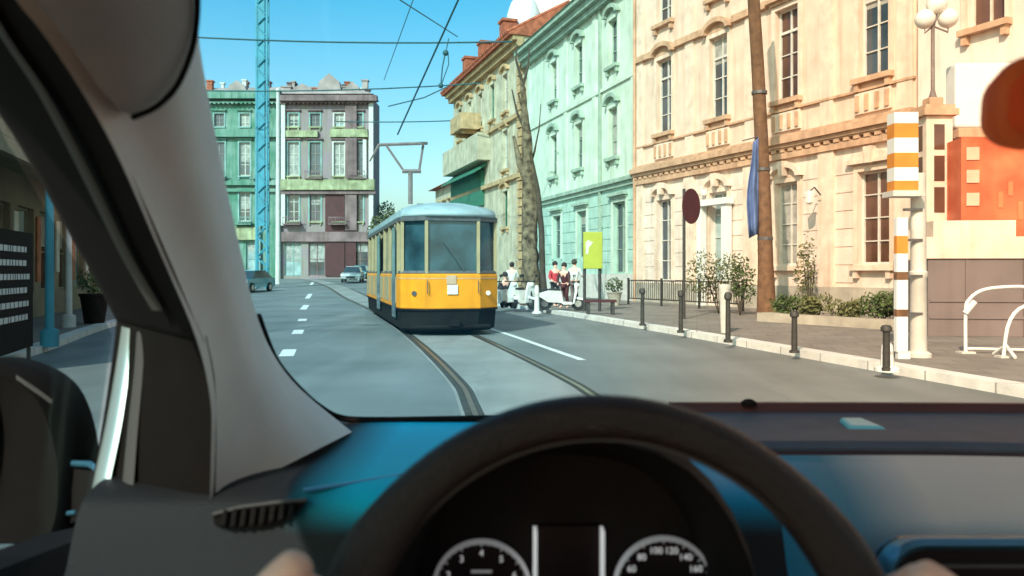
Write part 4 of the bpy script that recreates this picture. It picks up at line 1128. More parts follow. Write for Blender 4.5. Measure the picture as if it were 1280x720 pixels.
def scooter_proto():
    o = empty('scooter', (0, 0, 0), 'x', 'scooter', 'scooters parked beside the tram')
    for y in (-.6, .6):
        q = MB(); n = 16
        q.tube([(-.05, y, .25), (.05, y, .25)], .25, 18); w = q.build('wheel', 'rubber', o)
        q = MB(); q.tube([(-.055, y, .25), (.055, y, .25)], .12, 12); q.build('rim', 'chrome', w)
    q = MB()
    q.loft([[(-.14, .8, .5), (.14, .8, .5), (.14, .8, .62), (-.14, .8, .62)], [(-.2, .45, .3), (.2, .45, .3), (.19, .45, .72), (-.19, .45, .72)], [(-.18, .0, .28), (.18, .0, .28), (.16, .0, .7), (-.16, .0, .7)], [(-.17, -.08, .22), (.17, -.08, .22), (.17, -.08, .32), (-.17, -.08, .32)], [(-.18, -.4, .22), (.18, -.4, .22), (.18, -.4, .30), (-.18, -.4, .30)]])
    q.build('body', 'dirtywhite', o, smooth=50)
    q = MB(); q.loft([[(-.2, -.42, .25), (.2, -.42, .25), (.2, -.47, .25), (-.2, -.47, .25)], [(-.22, -.5, .7), (.22, -.5, .7), (.2, -.58, .7), (-.2, -.58, .7)], [(-.1, -.46, 1.0), (.1, -.46, 1.0), (.09, -.56, 1.0), (-.09, -.56, 1.0)]])
    q.loft([[(-.09, -.5, .42), (.09, -.5, .42), (.09, -.5, .5), (-.09, -.5, .5)], [(-.09, -.85, .36), (.09, -.85, .36), (.08, -.8, .46), (-.08, -.8, .46)]]); q.build('front_shield', 'white', o, smooth=50)
    q = MB(); q.loft([[(-.13, .75, .66), (.13, .75, .66), (.1, .75, .76), (-.1, .75, .76)], [(-.15, .05, .70), (.15, .05, .70), (.12, .08, .80), (-.12, .08, .80)]]); q.build('seat', 'rubber', o, smooth=40)
    q = MB(); q.tube([(-.33, -.38, 1.03), (0, -.5, 1.0), (.33, -.38, 1.03)], .025, 8); q.tube([(0, -.5, 1.0), (0, -.6, .3)], .03, 8); q.build('handlebar', 'rubber', o)
    q = MB(); q.ball((0, -.57, .9), .08); q.build('headlight', 'globe', o)
    for sx in (-1, 1):
        q = MB(); q.tube([(sx * .22, -.42, 1.03), (sx * .30, -.45, 1.2)], .012, 5); q.ball((sx * .31, -.45, 1.24), .06, 10, 1.2, .4, .9); q.build('mirror', 'rubber', o)
    q = MB(); q.box(-.11, .11, .80, .82, .42, .56); q.build('number_plate', 'white', o)
    return o
SP = scooter_proto()
for i, (px, y, rz, lab) in enumerate(((622, 30, R(-20), 'white scooter parked closest to the tram'), (638, 30.5, R(15), 'white scooter in the middle of the parked row'), (653, 29.8, R(35), 'white scooter at the foot of the old tree'), (702, 28.6, R(80), 'white scooter parked sideways before the group of people'))):
    o = SP if i == 0 else copy_tree(SP)
    o.location = ((px - 640) / 1000 * y, y, .125); o.rotation_euler = (0, 0, rz); o['label'] = lab
def car(px, py, y, rz, m, label):
    x = (px - 640) / 1000 * y; loc = (x, y, gz(y) + .01)
    o = empty('parked_car', loc, label, 'car', 'cars at the far end of the street', rz)
    prof = [(-2.1, .35), (-2.15, .65), (-2.0, .85), (-1.1, .95), (2.05, .98), (2.15, .6), (2.1, .35)]
    q = MB(); q.loft([[(-.82, a, b) for a, b in prof], [(-.88, a, b * .98) for a, b in prof], [(.88, a, b * .98) for a, b in prof], [(.82, a, b) for a, b in prof]]); q.build('body', m, o, smooth=40, bevel=.05)
    cab = [(-1.1, .95), (-.45, 1.42), (1.2, 1.45), (1.9, .97)]
    q = MB(); q.loft([[(-.78, a, b) for a, b in cab[:1]] + [(-.62, a, b) for a, b in cab[1:3]] + [(-.78, *cab[3])], [(.78, *cab[0])] + [(.62, a, b) for a, b in cab[1:3]] + [(.78, *cab[3])]]); q.build('cabin_glass', 'carglass', o)
    q = MB(); q.box(-.6, .6, -.42, 1.2, 1.43, 1.48); q.build('roof', m, o, bevel=.02)
    for a in (-1.35, 1.35):
        for s in (-1, 1):
            q = MB(); q.tube([(s * .72, a, .32), (s * .89, a, .32)], .32, 18); w = q.build('wheel', 'rubber', o); q = MB(); q.tube([(s * .73, a, .32), (s * .9, a, .32)], .19, 12); q.build('rim', 'alu', w)
    for s in (-1, 1):
        q = MB(); q.box(s * .75 - .14, s * .75 + .1 * s * 0 + .14, -2.17, -2.05, .62, .76); q.build('headlight', 'globe', o)
    q = MB(); q.box(-.4, .4, -2.18, -2.1, .42, .58); q.build('grille', 'rubber', o)
car(441, 0, 74, R(6), 'silvercar', 'silver white car coming towards us just left of the tram')
car(450, 0, 84, R(4), 'tealcar', 'teal car behind the silver one')
car(312, 0, 55, R(-8), 'tealcar', 'teal car half hidden behind the windscreen pillar')

# left lamp posts seen through side window
def left_post(px, y, h, m, label):
    x = (px - 640) / 1000 * y; org = (x, y, .1)
    root = empty('street_lamp', org, label, 'street lamp')
    MB().lathe(org, [(.16, 0), (.16, .3), (.08, .35), (.06, h)], 12).build('pole', m, root, org, smooth=40)
    MB().tube([(x, y, h), (x + .4, y, h + .5), (x + 1.0, y, h + .6)], .05, 8).build('arm', m, root, org)
    MB().box(x + .9, x + 1.4, y - .1, y + .1, h + .52, h + .62).build('lamp_head', m, root, org)
left_post(62, 15.0, 5.5, 'mast', 'teal street lamp pole on the left pavement before the shops')
left_post(86, 20.0, 5.5, 'dirtywhite', 'pale street lamp pole on the left pavement, farther one')
planter_pot(118, 21.5, .35, .8, 'blackplastic', 'dark plant pot on the left pavement near the kerb')

# ------------------------------------------------------------------ the car we sit in
CAR = empty('car', (.3, .3, 0), 'interior of the car we look out of, dark dashboard and grey pillar', 'car')
CO = (.3, .3, 0)
def cb(mb, name, m, parent=None, **k):
    if parent is None: return mb.build(name, m, CAR, CO, **k)
    return mb.build(name, m, parent, CO, **k)
def interp(rows, n):
    return crom(rows, n)
def ribbon(left, right, bulge, thick, name, m, n=4, k=12, sub=0, parent=None, asym=.0):
    """solid shell: left/right are lists of 3D points, bulged towards the eye, thickness behind"""
    Ls = crom([tuple(p) for p in left], n); Rs = crom([tuple(p) for p in right], n)
    front = []; back = []
    for l, r_ in zip(Ls, Rs):
        l = Vector(l); r_ = Vector(r_); mid = (l + r_) / 2
        e = (Vector((0, 0, EYE)) - mid).normalized()
        w = (r_ - l).length
        fr = []; bk = []
        for j in range(k + 1):
            t = j / k; s = math.sin(math.pi * (t ** (1 + asym)))
            p = l.lerp(r_, t) + e * (bulge * w * s)
            fr.append(tuple(p)); bk.append(tuple(l.lerp(r_, t) - e * thick * (.25 + .75 * s)))
        front.append(fr + bk[::-1])
    mb = MB().loft(front)
    return cb(mb, name, m, parent, smooth=50)
# grey pillar trim: left and right edges top -> bottom
LE = [(-20, -60, .57), (20, 0, .60), (60, 50, .62), (112, 130, .66), (152, 205, .70), (202, 320, .76), (246, 425, .81), (263, 500, .84), (264, 560, .86), (262, 630, .88)]
RE = [(243, -60, .72), (246, 0, .76), (250, 60, .80), (264, 140, .86), (280, 220, .92), (300, 310, .99), (318, 385, 1.05), (340, 440, 1.10), (375, 486, 1.16), (440, 540, 1.20)]
ribbon([P(*a) for a in LE], [P(*a) for a in RE], .26, .05, 'pillar_trim', 'trimcab', asym=.9)
# upper trim cap (rounded end with a seam) lying over the pillar
UL = [(30, -60, .54), (45, 0, .565), (90, 60, .61), (125, 110, .645), (150, 138, .67)]
UR = [(236, -60, .66), (246, 0, .70), (243, 55, .72), (222, 105, .72), (168, 145, .69)]
ribbon([P(*a) for a in UL], [P(*a) for a in UR], .18, .02, 'pillar_cap', 'headl')
q = MB(); q.tube(crom([tuple(P(a, b, c - .012)) for a, b, c in ((247, -10, .70), (246, 25, .715), (240, 62, .72), (222, 106, .715), (196, 133, .70), (165, 147, .685))], 4), .0026, 6); cb(q, 'cap_seam', 'seal')
# black seal between the pillar trim and the side window
SL = [(-150, -60, .64), (-105, -10, .665), (-70, 35, .70), (-22, 112, .755), (28, 188, .82), (84, 288, .90), (120, 352, .96), (146, 402, 1.01)]
SR = [(-10, -60, .575), (30, 0, .61), (70, 52, .63), (122, 135, .67), (160, 208, .71), (212, 325, .77), (235, 380, .80), (256, 428, .83)]
ribbon([P(*a) for a in SL], [P(*a) for a in SR], .03, .02, 'door_frame', 'seal')
ga = [(-50, -40, .62), (0, 45, .665), (48, 118, .70), (98, 212, .755), (150, 318, .82), (190, 388, .86)]
gb = [(-36, -40, .615), (10, 45, .66), (60, 118, .695), (111, 212, .75), (163, 318, .815), (204, 388, .855)]
ribbon([P(a, b, c - .018) for a, b, c in ga], [P(a, b, c - .018) for a, b, c in gb], .2, .012, 'frame_strip', 'sealgrey', k=6)
# quarter panel
QL = [(146, 398, 1.01), (140, 450, 1.0), (128, 530, .975), (112, 620, .945), (104, 680, .93), (100, 730, .92)]
QR = [(258, 420, .835), (268, 470, .85), (270, 520, .86), (270, 580, .875), (268, 640, .885), (262, 730, .885)]
ribbon([P(*a) for a in QL], [P(*a) for a in QR], .03, .02, 'quarter_panel', 'seal')
BL = [(152, 408, .985), (146, 450, .98), (132, 530, .955), (115, 610, .93), (106, 672, .915)]
BR = [(166, 412, .975), (163, 450, .97), (152, 530, .945), (136, 610, .92), (128, 668, .905)]
ribbon([P(*a) for a in BL], [P(*a) for a in BR], .18, .01, 'window_channel', 'alu', k=6)
BL = [(171, 412, .96), (167, 470, .95), (158, 550, .93), (148, 660, .90)]
BR = [(181, 412, .95), (178, 470, .94), (171, 550, .92), (163, 660, .89)]
ribbon([P(*a) for a in BL], [P(*a) for a in BR], .2, .01, 'frame_strip', 'sealgrey', k=6)
# door card with sill
q = MB()
top = [(-190, 780, .62), (-60, 735, .72), (20, 704, .82), (95, 675, .905), (160, 662, .90), (236, 650, .885)]
rows = []
for a, b, c in top: rows.append(tuple(P(a, b, c)))
low = [tuple(P(a, b, c - .02) + Vector((.05, -.03, -.07))) for a, b, c in top]
low2 = [(x + .02, y - .02, .7) for x, y, z in low]; bk2 = [(x - .16, y + .02, .7) for x, y, z in rows]; bk = [(x - .05, y + .02, z) for x, y, z in rows]
idx = MB(); idx.loft([[rows[i], low[i], low2[i], bk2[i], bk[i]] for i in range(len(rows))])
cb(idx, 'door_card', 'doorcloth', smooth=40)
# side window pane
q = MB(); g_ = [(-.50, .05, 1.80), (-.50, .62, 1.80), (-.505, .80, 1.63), (-.505, .94, 1.50), (-.51, 1.02, 1.42), (-.50, .93, 1.18), (-.50, .05, 1.16)]
q.loft([g_, [(x - .004, y, z) for x, y, z in g_]]); cb(q, 'side_window', 'sideglass')
# wing mirror
def wing_mirror():
    out = [(-160, 470), (-100, 452), (-20, 447), (20, 455), (52, 470), (75, 492), (90, 525), (99, 565), (101, 610), (97, 645), (86, 668), (60, 674), (-60, 676), (-130, 672), (-165, 640), (-175, 560)]
    y = 1.06
    def ring(s, yy, dy=0): 
        cx, cy = -40, 565
        return [tuple(P(cx + (a - cx) * s, cy + (b - cy) * s, y) + Vector((0, yy, 0))) for a, b in crom(out + out[:1], 3)[:-1]]
    q = MB(); q.loft([ring(.86, -.03), ring(.93, -.035), ring(.985, -.02), ring(1.0, .01), ring(.96, .06), ring(.80, .10), ring(.5, .12)])
    h = cb(q, 'wing_mirror', 'seal', smooth=50)
    gl = [(-150, 480), (-80, 462), (-20, 460), (4, 478), (14, 510), (16, 545), (10, 590), (-2, 625), (-30, 640), (-110, 640), (-150, 600)]
    def gr(s, yy): 
        return [tuple(P(-60 + (a + 60) * s, 555 + (b - 555) * s, y) + Vector((0, yy, 0))) for a, b in crom(gl + gl[:1], 4)[:-1]]
    q = MB(); q.loft([gr(1, -.037), gr(1, -.041)]); cb(q, 'mirror_glass', 'mirror', h)
    q = MB(); r0 = gr(1.0, -.040); q.tube(r0 + [r0[0]], .003, 6); cb(q, 'mirror_rim', 'alu', h)
    q = MB(); q.tube([P(70, 578, 1.07), P(112, 580, 1.02), P(125, 590, .99)], [.004, .004, .003], 6); q.tube([P(50, 646, 1.07), P(95, 640, 1.03)], .003, 6); cb(q, 'mirror_trim', 'bluetrim', h)
    q = MB(); q.loft([[tuple(P(60, 582, 1.10)), tuple(P(60, 668, 1.10)), tuple(P(60, 668, 1.14)), tuple(P(60, 582, 1.14))], [tuple(P(128, 590, .99)), tuple(P(118, 640, .99)), tuple(P(118, 640, 1.03)), tuple(P(128, 590, 1.03))]])
    cb(q, 'mirror_arm', 'blackplastic', h)
    q = MB(); q.loft([[tuple(P(20, 468, 1.02)), tuple(P(48, 486, 1.02)), tuple(P(66, 500, 1.025)), tuple(P(64, 505, 1.025)), tuple(P(46, 492, 1.02)), tuple(P(20, 474, 1.02))], [tuple(P(20, 468, 1.026)), tuple(P(48, 486, 1.026)), tuple(P(66, 500, 1.03)), tuple(P(64, 505, 1.03)), tuple(P(46, 492, 1.026)), tuple(P(20, 474, 1.026))]])
    cb(q, 'indicator', 'sealgrey', h)
wing_mirror()
# windscreen, roof, body shell
q = MB()
ws = [(-.42, 1.33, 1.24), (1.12, 1.33, 1.24), (1.02, .70, 1.84), (-.33, .70, 1.84)]
q.loft([ws, [(x, y + .005, z + .004) for x, y, z in ws]], True, True)
cb(q, 'windscreen', 'windshield')
# black gasket round the lower left corner and bottom of the windscreen
gk = [(322, 395, 1.10), (338, 438, 1.14), (352, 462, 1.17), (375, 488, 1.21), (398, 508, 1.25), (425, 522, 1.29), (470, 525, 1.31), (600, 523, 1.31), (760, 519, 1.31), (900, 513, 1.31), (1100, 510, 1.31), (1480, 508, 1.31)]
q = MB(); q.tube(crom([tuple(P(*a)) for a in gk], 5), .0055, 8); cb(q, 'windscreen_gasket', 'seal')
q = MB(); q.box(-.60, 1.22, -1.65, .60, 1.86, 1.90); q.box(-.45, 1.1, .60, .70, 1.84, 1.88); cb(q, 'roof', 'headl')  # unseen roof edge widened to keep stray sun off the dash
q = MB(); q.box(-.56, -.53, -1.6, 1.6, .3, 1.12); q.box(1.16, 1.2, -1.6, 1.6, .3, 1.12); q.box(-.53, 1.16, -1.62, -1.58, .3, 1.12)
for x in (-.55, 1.165):
    for y_ in (-.28, -1.60): q.box(x, x + .03, y_, y_ + .12, 1.122, 1.858)
cb(q, 'body_shell', 'carbody')  # unseen rear sides cut low to let more light into the cabin
q = MB(); q.loft([[(1.02, .66, 1.86), (1.16, .62, 1.86), (1.16, .60, 1.8), (1.04, .62, 1.8)], [(1.06, 1.36, 1.22), (1.18, 1.36, 1.2), (1.18, 1.2, 1.15), (1.08, 1.26, 1.18)]]); cb(q, 'far_pillar', 'trimcab', smooth=50)
q = MB(); q.box(-.5, 1.14, -1.55, 1.5, .28, .34); cb(q, 'floor_pan', 'seal')
q = MB()
hd = [(1.42, 1.14), (1.8, 1.10), (2.2, 1.0), (2.45, .85), (2.5, .4)]
q.loft([[(-.5, a, b) for a, b in hd] + [(-.5, 1.42, .4)], [(.3, a, b + .03) for a, b in hd] + [(.3, 1.42, .4)], [(1.12, a, b) for a, b in hd] + [(1.12, 1.42, .4)]]); cb(q, 'bonnet', 'carbody', smooth=60)
for x0 in (-.3, .55):
    q = MB(); q.box(x0, x0 + .5, -.95, -.35, .5, .72); q.loft([[(x0, -.98, .7), (x0 + .5, -.98, .7), (x0 + .5, -.82, .7), (x0, -.82, .7)], [(x0 + .04, -1.12, 1.4), (x0 + .46, -1.12, 1.4), (x0 + .46, -1.0, 1.4), (x0 + .04, -1.0, 1.4)]])
    cb(q, 'front_seat', 'seat', bevel=.04)
for ya in (.45, ):
    for x in (-.56, 1.2):
        for yw in (1.85, -1.2):
            q = MB(); q.tube([(x - .1, yw, .33), (x + .1, yw, .33)], .33, 20); cb(q, 'wheel', 'rubber')

# dashboard, left/centre piece
def sweep(prof, xs_, name, m, dz=None, parent=None, **k):
    rings = [[(x, a, b + (dz(x, a) if dz else 0)) for a, b in prof] for x in xs_]
    return cb(MB().loft(rings), name, m, parent, **k)
XS = [-.47 + .04 * i for i in range(20)]
prof = crom([(1.36, 1.18), (1.34, 1.247), (1.25, 1.256), (1.05, 1.262), (.93, 1.262), (.885, 1.254), (.865, 1.236), (.845, 1.19), (.815, 1.10), (.81, .75)], 3) + [(1.36, .75)]
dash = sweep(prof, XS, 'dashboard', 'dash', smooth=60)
# slim crease moulding on dash top
q = MB(); q.tube([P(380, 613, .88), P(430, 606, .905), P(490, 596, .935), (0.0, .99, 1.268), (.3, 1.02, 1.268)], .004, 6, flat=.6); cb(q, 'crease_moulding', 'bluetrim', dash)
# air vent
q = MB()
vt = [(266, 643), (300, 634), (345, 628), (383, 625), (378, 634), (358, 648), (325, 657), (285, 660), (268, 656)]
def onface(px, py, off=0.0):      # point on the front face of the left dash
    t = (py - 600) / 100.0; y = .885 - .055 * t - off
    return P(px, py, y)
r0 = [tuple(onface(a, b, .006)) for a, b in vt]; r1 = [tuple(onface(a, b, -.01)) for a, b in vt]
q.loft([r0, r1]); vent = cb(q, 'air_vent', 'seal', dash)
for k in range(8):
    px = 282 + 12 * k; q = MB(); t0 = 638 - 1.4 * k; t1 = 658 - (k - 2) * 2 if k > 2 else 658
    q.tube([onface(px, t0, .012), onface(px - 3, t1, .012)], .0024, 5); cb(q, 'slat', 'blackplastic', vent)
q = MB(); q.tube([onface(a, b, .010) for a, b in vt[:4]], .0022, 6); cb(q, 'vent_rim', 'sealgrey', dash)

# dashboard, passenger side
XR = [.26 + .05 * i for i in range(19)]
def dzr(x, a): return -.012 * sm((x - .5) / .6) * (1 if a < 1.1 else .2)
pad = [(1.36, 1.15), (1.345, 1.272), (1.31, 1.275), (1.24, 1.27), (1.165, 1.266), (1.16, 1.272), (1.09, 1.270), (1.08, 1.262), (1.08, 1.15)]
M['padgrey'] = mat('padgrey', (.075, .078, .10), .6, .1, 20, .2, 600, spec=.25)
pd = sweep(pad, XR, 'passenger_pad', 'padgrey', dzr, smooth=30)
q = sweep([(1.325, 1.276), (1.325, 1.285), (1.30, 1.287), (1.29, 1.274)], XR, 'cowl_strip', 'grooveb', dzr, pd)
q = MB(); q.lathe((.385, 1.30, 1.285), [(.014, 0), (.012, .004), (.006, .008), (.001, .009)], 12); cb(q, 'washer_bump', 'seal', pd)
sweep([(1.079, 1.15), (1.079, 1.258), (1.045, 1.246), (1.035, 1.15)], XR, 'groove_moulding', 'grooveb', dzr, smooth=30)
fprof = crom([(1.05, 1.10), (1.048, 1.247), (1.035, 1.255), (1.0, 1.247), (.955, 1.225), (.915, 1.195), (.89, 1.165), (.875, 1.12), (.87, .75)], 3) + [(1.05, .75)]
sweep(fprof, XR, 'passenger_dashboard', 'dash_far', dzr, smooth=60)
q = MB(); c0 = P(1077, 537, 1.20)
q.loft([[(c0.x - .030, c0.y - .03, c0.z), (c0.x + .032, c0.y - .03, c0.z), (c0.x + .022, c0.y + .04, c0.z + .001), (c0.x - .022, c0.y + .04, c0.z + .001)], [(c0.x - .024, c0.y - .02, c0.z + .010), (c0.x + .022, c0.y - .02, c0.z + .009), (c0.x + .012, c0.y + .03, c0.z + .013), (c0.x - .018, c0.y + .03, c0.z + .013)]])
cb(q, 'sun_sensor', 'cyan', pd, bevel=.003)
# right vent / screen bezel
def rrect(x0, x1, z0, z1, r, n=6):
    o = []
    for cx, cz, a0 in ((x1 - r, z1 - r, 0), (x0 + r, z1 - r, 90), (x0 + r, z0 + r, 180), (x1 - r, z0 + r, 270)):
        for k in range(n + 1): a = R(a0 + 90 * k / n); o.append((cx + r * math.cos(a), cz + r * math.sin(a)))
    return o
y = .83; a, b = P(1108, 676, y), P(1560, 860, y)
o1 = rrect(a.x, b.x, b.z, a.z, .04); o2 = rrect(a.x + .012, b.x - .01, b.z + .01, a.z - .014, .034)
q = MB(); q.loft([[(u, y + .03, z - .006) for u, z in o1], [(u, y + .006, z) for u, z in o1], [(u, y, z) for u, z in rrect(a.x + .004, b.x - .004, b.z + .004, a.z - .005, .037)], [(u, y + .01, z) for u, z in o2], [(u, y + .06, z) for u, z in o2]], True, False)
bz = cb(q, 'screen_bezel', 'bluetrim', smooth=50)
q = MB(); q.prism(rrect(a.x + .009, b.x - .009, b.z + .009, a.z - .011, .034), y + .008, y + .05); cb(q, 'screen', 'screenblack', bz)
q = MB()
for k in range(5): q.box(a.x + .06, b.x - .06, y + .004, y + .007, a.z - .03 - .02 * k, a.z - .026 - .02 * k)
cb(q, 'screen_slot', 'sealgrey', bz)

# instrument binnacle
def binnacle():
    y0, y1 = .64, .98; cx = .047; 
    def arch(w, h, z0, n=18, e=2.6):
        o = []
        for k in range(n + 1):
            t = math.pi * k / n; c_, s_ = math.cos(t), math.sin(t)
            o.append((cx - w * math.copysign(abs(c_) ** (2 / e), c_), z0 + h * abs(s_) ** (2 / e)))
        return o
    out0 = arch(.165, .243, 1.13); out1 = arch(.170, .21, 1.12); in0 = arch(.156, .234, 1.13)
    back = arch(.17, .15, 1.11)
    q = MB(); q.loft([[(u, y1, z) for u, z in back], [(u, .80, z) for u, z in out1], [(u, y0 + .02, z) for u, z in out0], [(u, y0, z - .003) for u, z in arch(.161, .239, 1.13)], [(u, y0 + .01, z) for u, z in in0], [(u, .79, z - .01) for u, z in arch(.145, .20, 1.13)]], closed=False, caps=False)
    o = cb(q, 'instrument_hood', 'blackplastic', smooth=50)
    q = MB(); q.prism(arch(.150, .262, 1.09), .778, .80); cb(q, 'instrument_panel', 'blackplastic', smooth=20)
    yf = .77
    def gauge(px, py, rpx, nums, a0, a1, bar):
        c = P(px, py, yf); rr = rpx / 1000 * yf
        q = MB(); n = 48
        pr = [(rr, 0), (rr, -.008), (rr - .0022, -.010), (rr - .0036, -.006), (rr - .0036, 0)]
        q.loft([[(c.x + a_ * math.cos(2 * math.pi * k / n), yf + b_, c.z + a_ * math.sin(2 * math.pi * k / n)) for k in range(n)] for a_, b_ in pr], True, False)
        gg = cb(q, 'gauge', 'ring_lit', smooth=50)
        q = MB(); q.loft([[(c.x + r_ * math.cos(2 * math.pi * k / n), yf - .001, c.z + r_ * math.sin(2 * math.pi * k / n)) for k in range(n)] for r_ in (rr - .003, .001)], True, False); cb(q, 'dial_face', 'screenblack', gg)
        q = MB(); 
        for k in range(31):
            an = R(a0 + (a1 - a0) * k / 30); d = Vector((math.cos(an), 0, math.sin(an))); t = Vector((-d.z, 0, d.x)) * .00035
            p = Vector((c.x, yf - .002, c.z)); i_ = rr - .0075 if k % 3 == 0 else rr - .006
            if k % 3 == 0: t *= 1.6
            q.quad(p + d * i_ - t, p + d * i_ + t, p + d * (rr - .0042) + t, p + d * (rr - .0042) - t)
        cb(q, 'tick_marks', 'ring_lit', gg)
        k_ = len(nums)
        for i, s in enumerate(nums):
            an = R(a0 + (a1 - a0) * i / (k_ - 1)); d = Vector((math.cos(an), 0, math.sin(an)))
            p = Vector((c.x, yf - .0025, c.z)) + d * (rr - .0135)
            text_mesh(s, .0088, 'dial_lit', 'numeral', gg, Matrix.Translation(p - Vector(CO)) @ Matrix.Rotation(R(90), 4, 'X'))
        an = R(a0 - (a0 - a1) * .12); d = Vector((math.cos(an), 0, math.sin(an))); p = Vector((c.x, yf - .004, c.z)); q = MB(); q.tube([p, p + d * (rr - .014)], [.0012, .0005], 5); cb(q, 'needle', 'redshell', gg)
        if bar: q = MB(); q.box(c.x - .010, c.x + .010, yf - .003, yf - .002, c.z + .0155, c.z + .018); cb(q, 'dial_mark', 'ring_lit', gg)
    gauge(602, 735, 62, ['0', '1', '2', '3', '4', '5', '6', '7', '8'], 225, -45, True)
    gauge(829, 732, 63, ['0', '20', '40', '60', '80', '100', '120', '140', '160', '180', '200', '220'], 225, -45, False)
    d = MB(); a_, b_ = P(674, 658, .765), P(750, 800, .765); d.box(a_.x, b_.x, .765, .775, b_.z, a_.z); dd = cb(d, 'centre_display', 'screenblack')
    for px in (669, 753):
        a_, b_ = P(px - 2.5, 662, .76), P(px + 2.5, 800, .76); cb(MB().box(a_.x, b_.x, .755, .772, b_.z, a_.z), 'display_trim', 'bar_lit', dd, bevel=.001)
binnacle()

# steering wheel
WC = Vector((.061, .50, 1.2295)); TILT = R(20); WR = .179
ux = Vector((1, 0, 0)); uz = Vector((0, math.sin(TILT), math.cos(TILT))); uy = Vector((0, -math.cos(TILT), math.sin(TILT)))  # uy faces the driver
def wheel_pt(ang, rad, off=0.0): return WC + ux * math.cos(ang) * rad + uz * math.sin(ang) * rad + uy * off
def steering():
    q = MB(); n, k = 96, 16; rings = []
    for i in range(n):
        t = 2 * math.pi * i / n
        ra = .0165; rb = .0155
        for g0 in (R(28), R(152)):       # thumb swellings
            d = abs((t - g0 + math.pi) % (2 * math.pi) - math.pi); ra += .0035 * math.exp(-(d / .22) ** 2)
        rings.append([tuple(wheel_pt(t, WR + ra * math.cos(2 * math.pi * j / k), rb * math.sin(2 * math.pi * j / k))) for j in range(k)])
    rings.append(rings[0]); q.loft(rings, True, False)
    w = cb(q, 'steering_wheel', 'leather', smooth=80)
    q = MB(); q.tube([wheel_pt(2 * math.pi * i / n, WR - .0158, .004) for i in range(n + 1)], .0012, 5); cb(q, 'stitching', 'sealgrey', w)
    q = MB(); hub = [(.085 * math.cos(2 * math.pi * j / 28), .075 * math.sin(2 * math.pi * j / 28) - .02) for j in range(28)]
    q.loft([[tuple(WC + ux * a_ * s + uz * b_ * s + uy * o_) for a_, b_ in hub] for s, o_ in ((.7, -.06), (1, -.045), (1, -.012), (.9, .0), (.5, .006))]); cb(q, 'hub', 'blackplastic', w, smooth=50)
    for sgn in (-1, 1):
        q = MB(); q.loft([[tuple(WC + ux * sgn * x_ + uz * z_ + uy * o_) for z_, o_ in ((-.045, -.03), (.012, -.03), (.012, -.012), (-.045, -.012))] for x_ in (.07, .168)]); cb(q, 'spoke', 'blackplastic', w, bevel=.004)
    q = MB(); q.loft([[tuple(WC + ux * x_ + uz * z_ + uy * o_) for x_, o_ in ((-.02, -.03), (.02, -.03), (.02, -.012), (-.02, -.012))] for z_ in (-.165, -.08)]); cb(q, 'spoke', 'blackplastic', w, bevel=.004)
    q = MB(); q.tube([WC - uy * .05, WC - uy * .30], [.035, .05], 16); cb(q, 'steering_column', 'blackplastic', w)
steering()

# rear view mirror
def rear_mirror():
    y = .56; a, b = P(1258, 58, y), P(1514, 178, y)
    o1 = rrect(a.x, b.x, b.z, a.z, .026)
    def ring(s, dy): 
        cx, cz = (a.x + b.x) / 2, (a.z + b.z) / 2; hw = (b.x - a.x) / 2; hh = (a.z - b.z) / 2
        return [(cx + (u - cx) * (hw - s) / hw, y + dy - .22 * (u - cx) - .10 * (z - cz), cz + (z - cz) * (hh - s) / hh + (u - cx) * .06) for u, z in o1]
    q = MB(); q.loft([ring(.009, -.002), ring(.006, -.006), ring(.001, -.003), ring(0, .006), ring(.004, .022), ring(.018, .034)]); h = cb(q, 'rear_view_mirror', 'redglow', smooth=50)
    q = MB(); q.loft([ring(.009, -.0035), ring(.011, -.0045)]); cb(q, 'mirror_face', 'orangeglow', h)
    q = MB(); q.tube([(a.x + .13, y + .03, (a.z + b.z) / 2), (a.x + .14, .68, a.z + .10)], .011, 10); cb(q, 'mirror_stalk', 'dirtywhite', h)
rear_mirror()

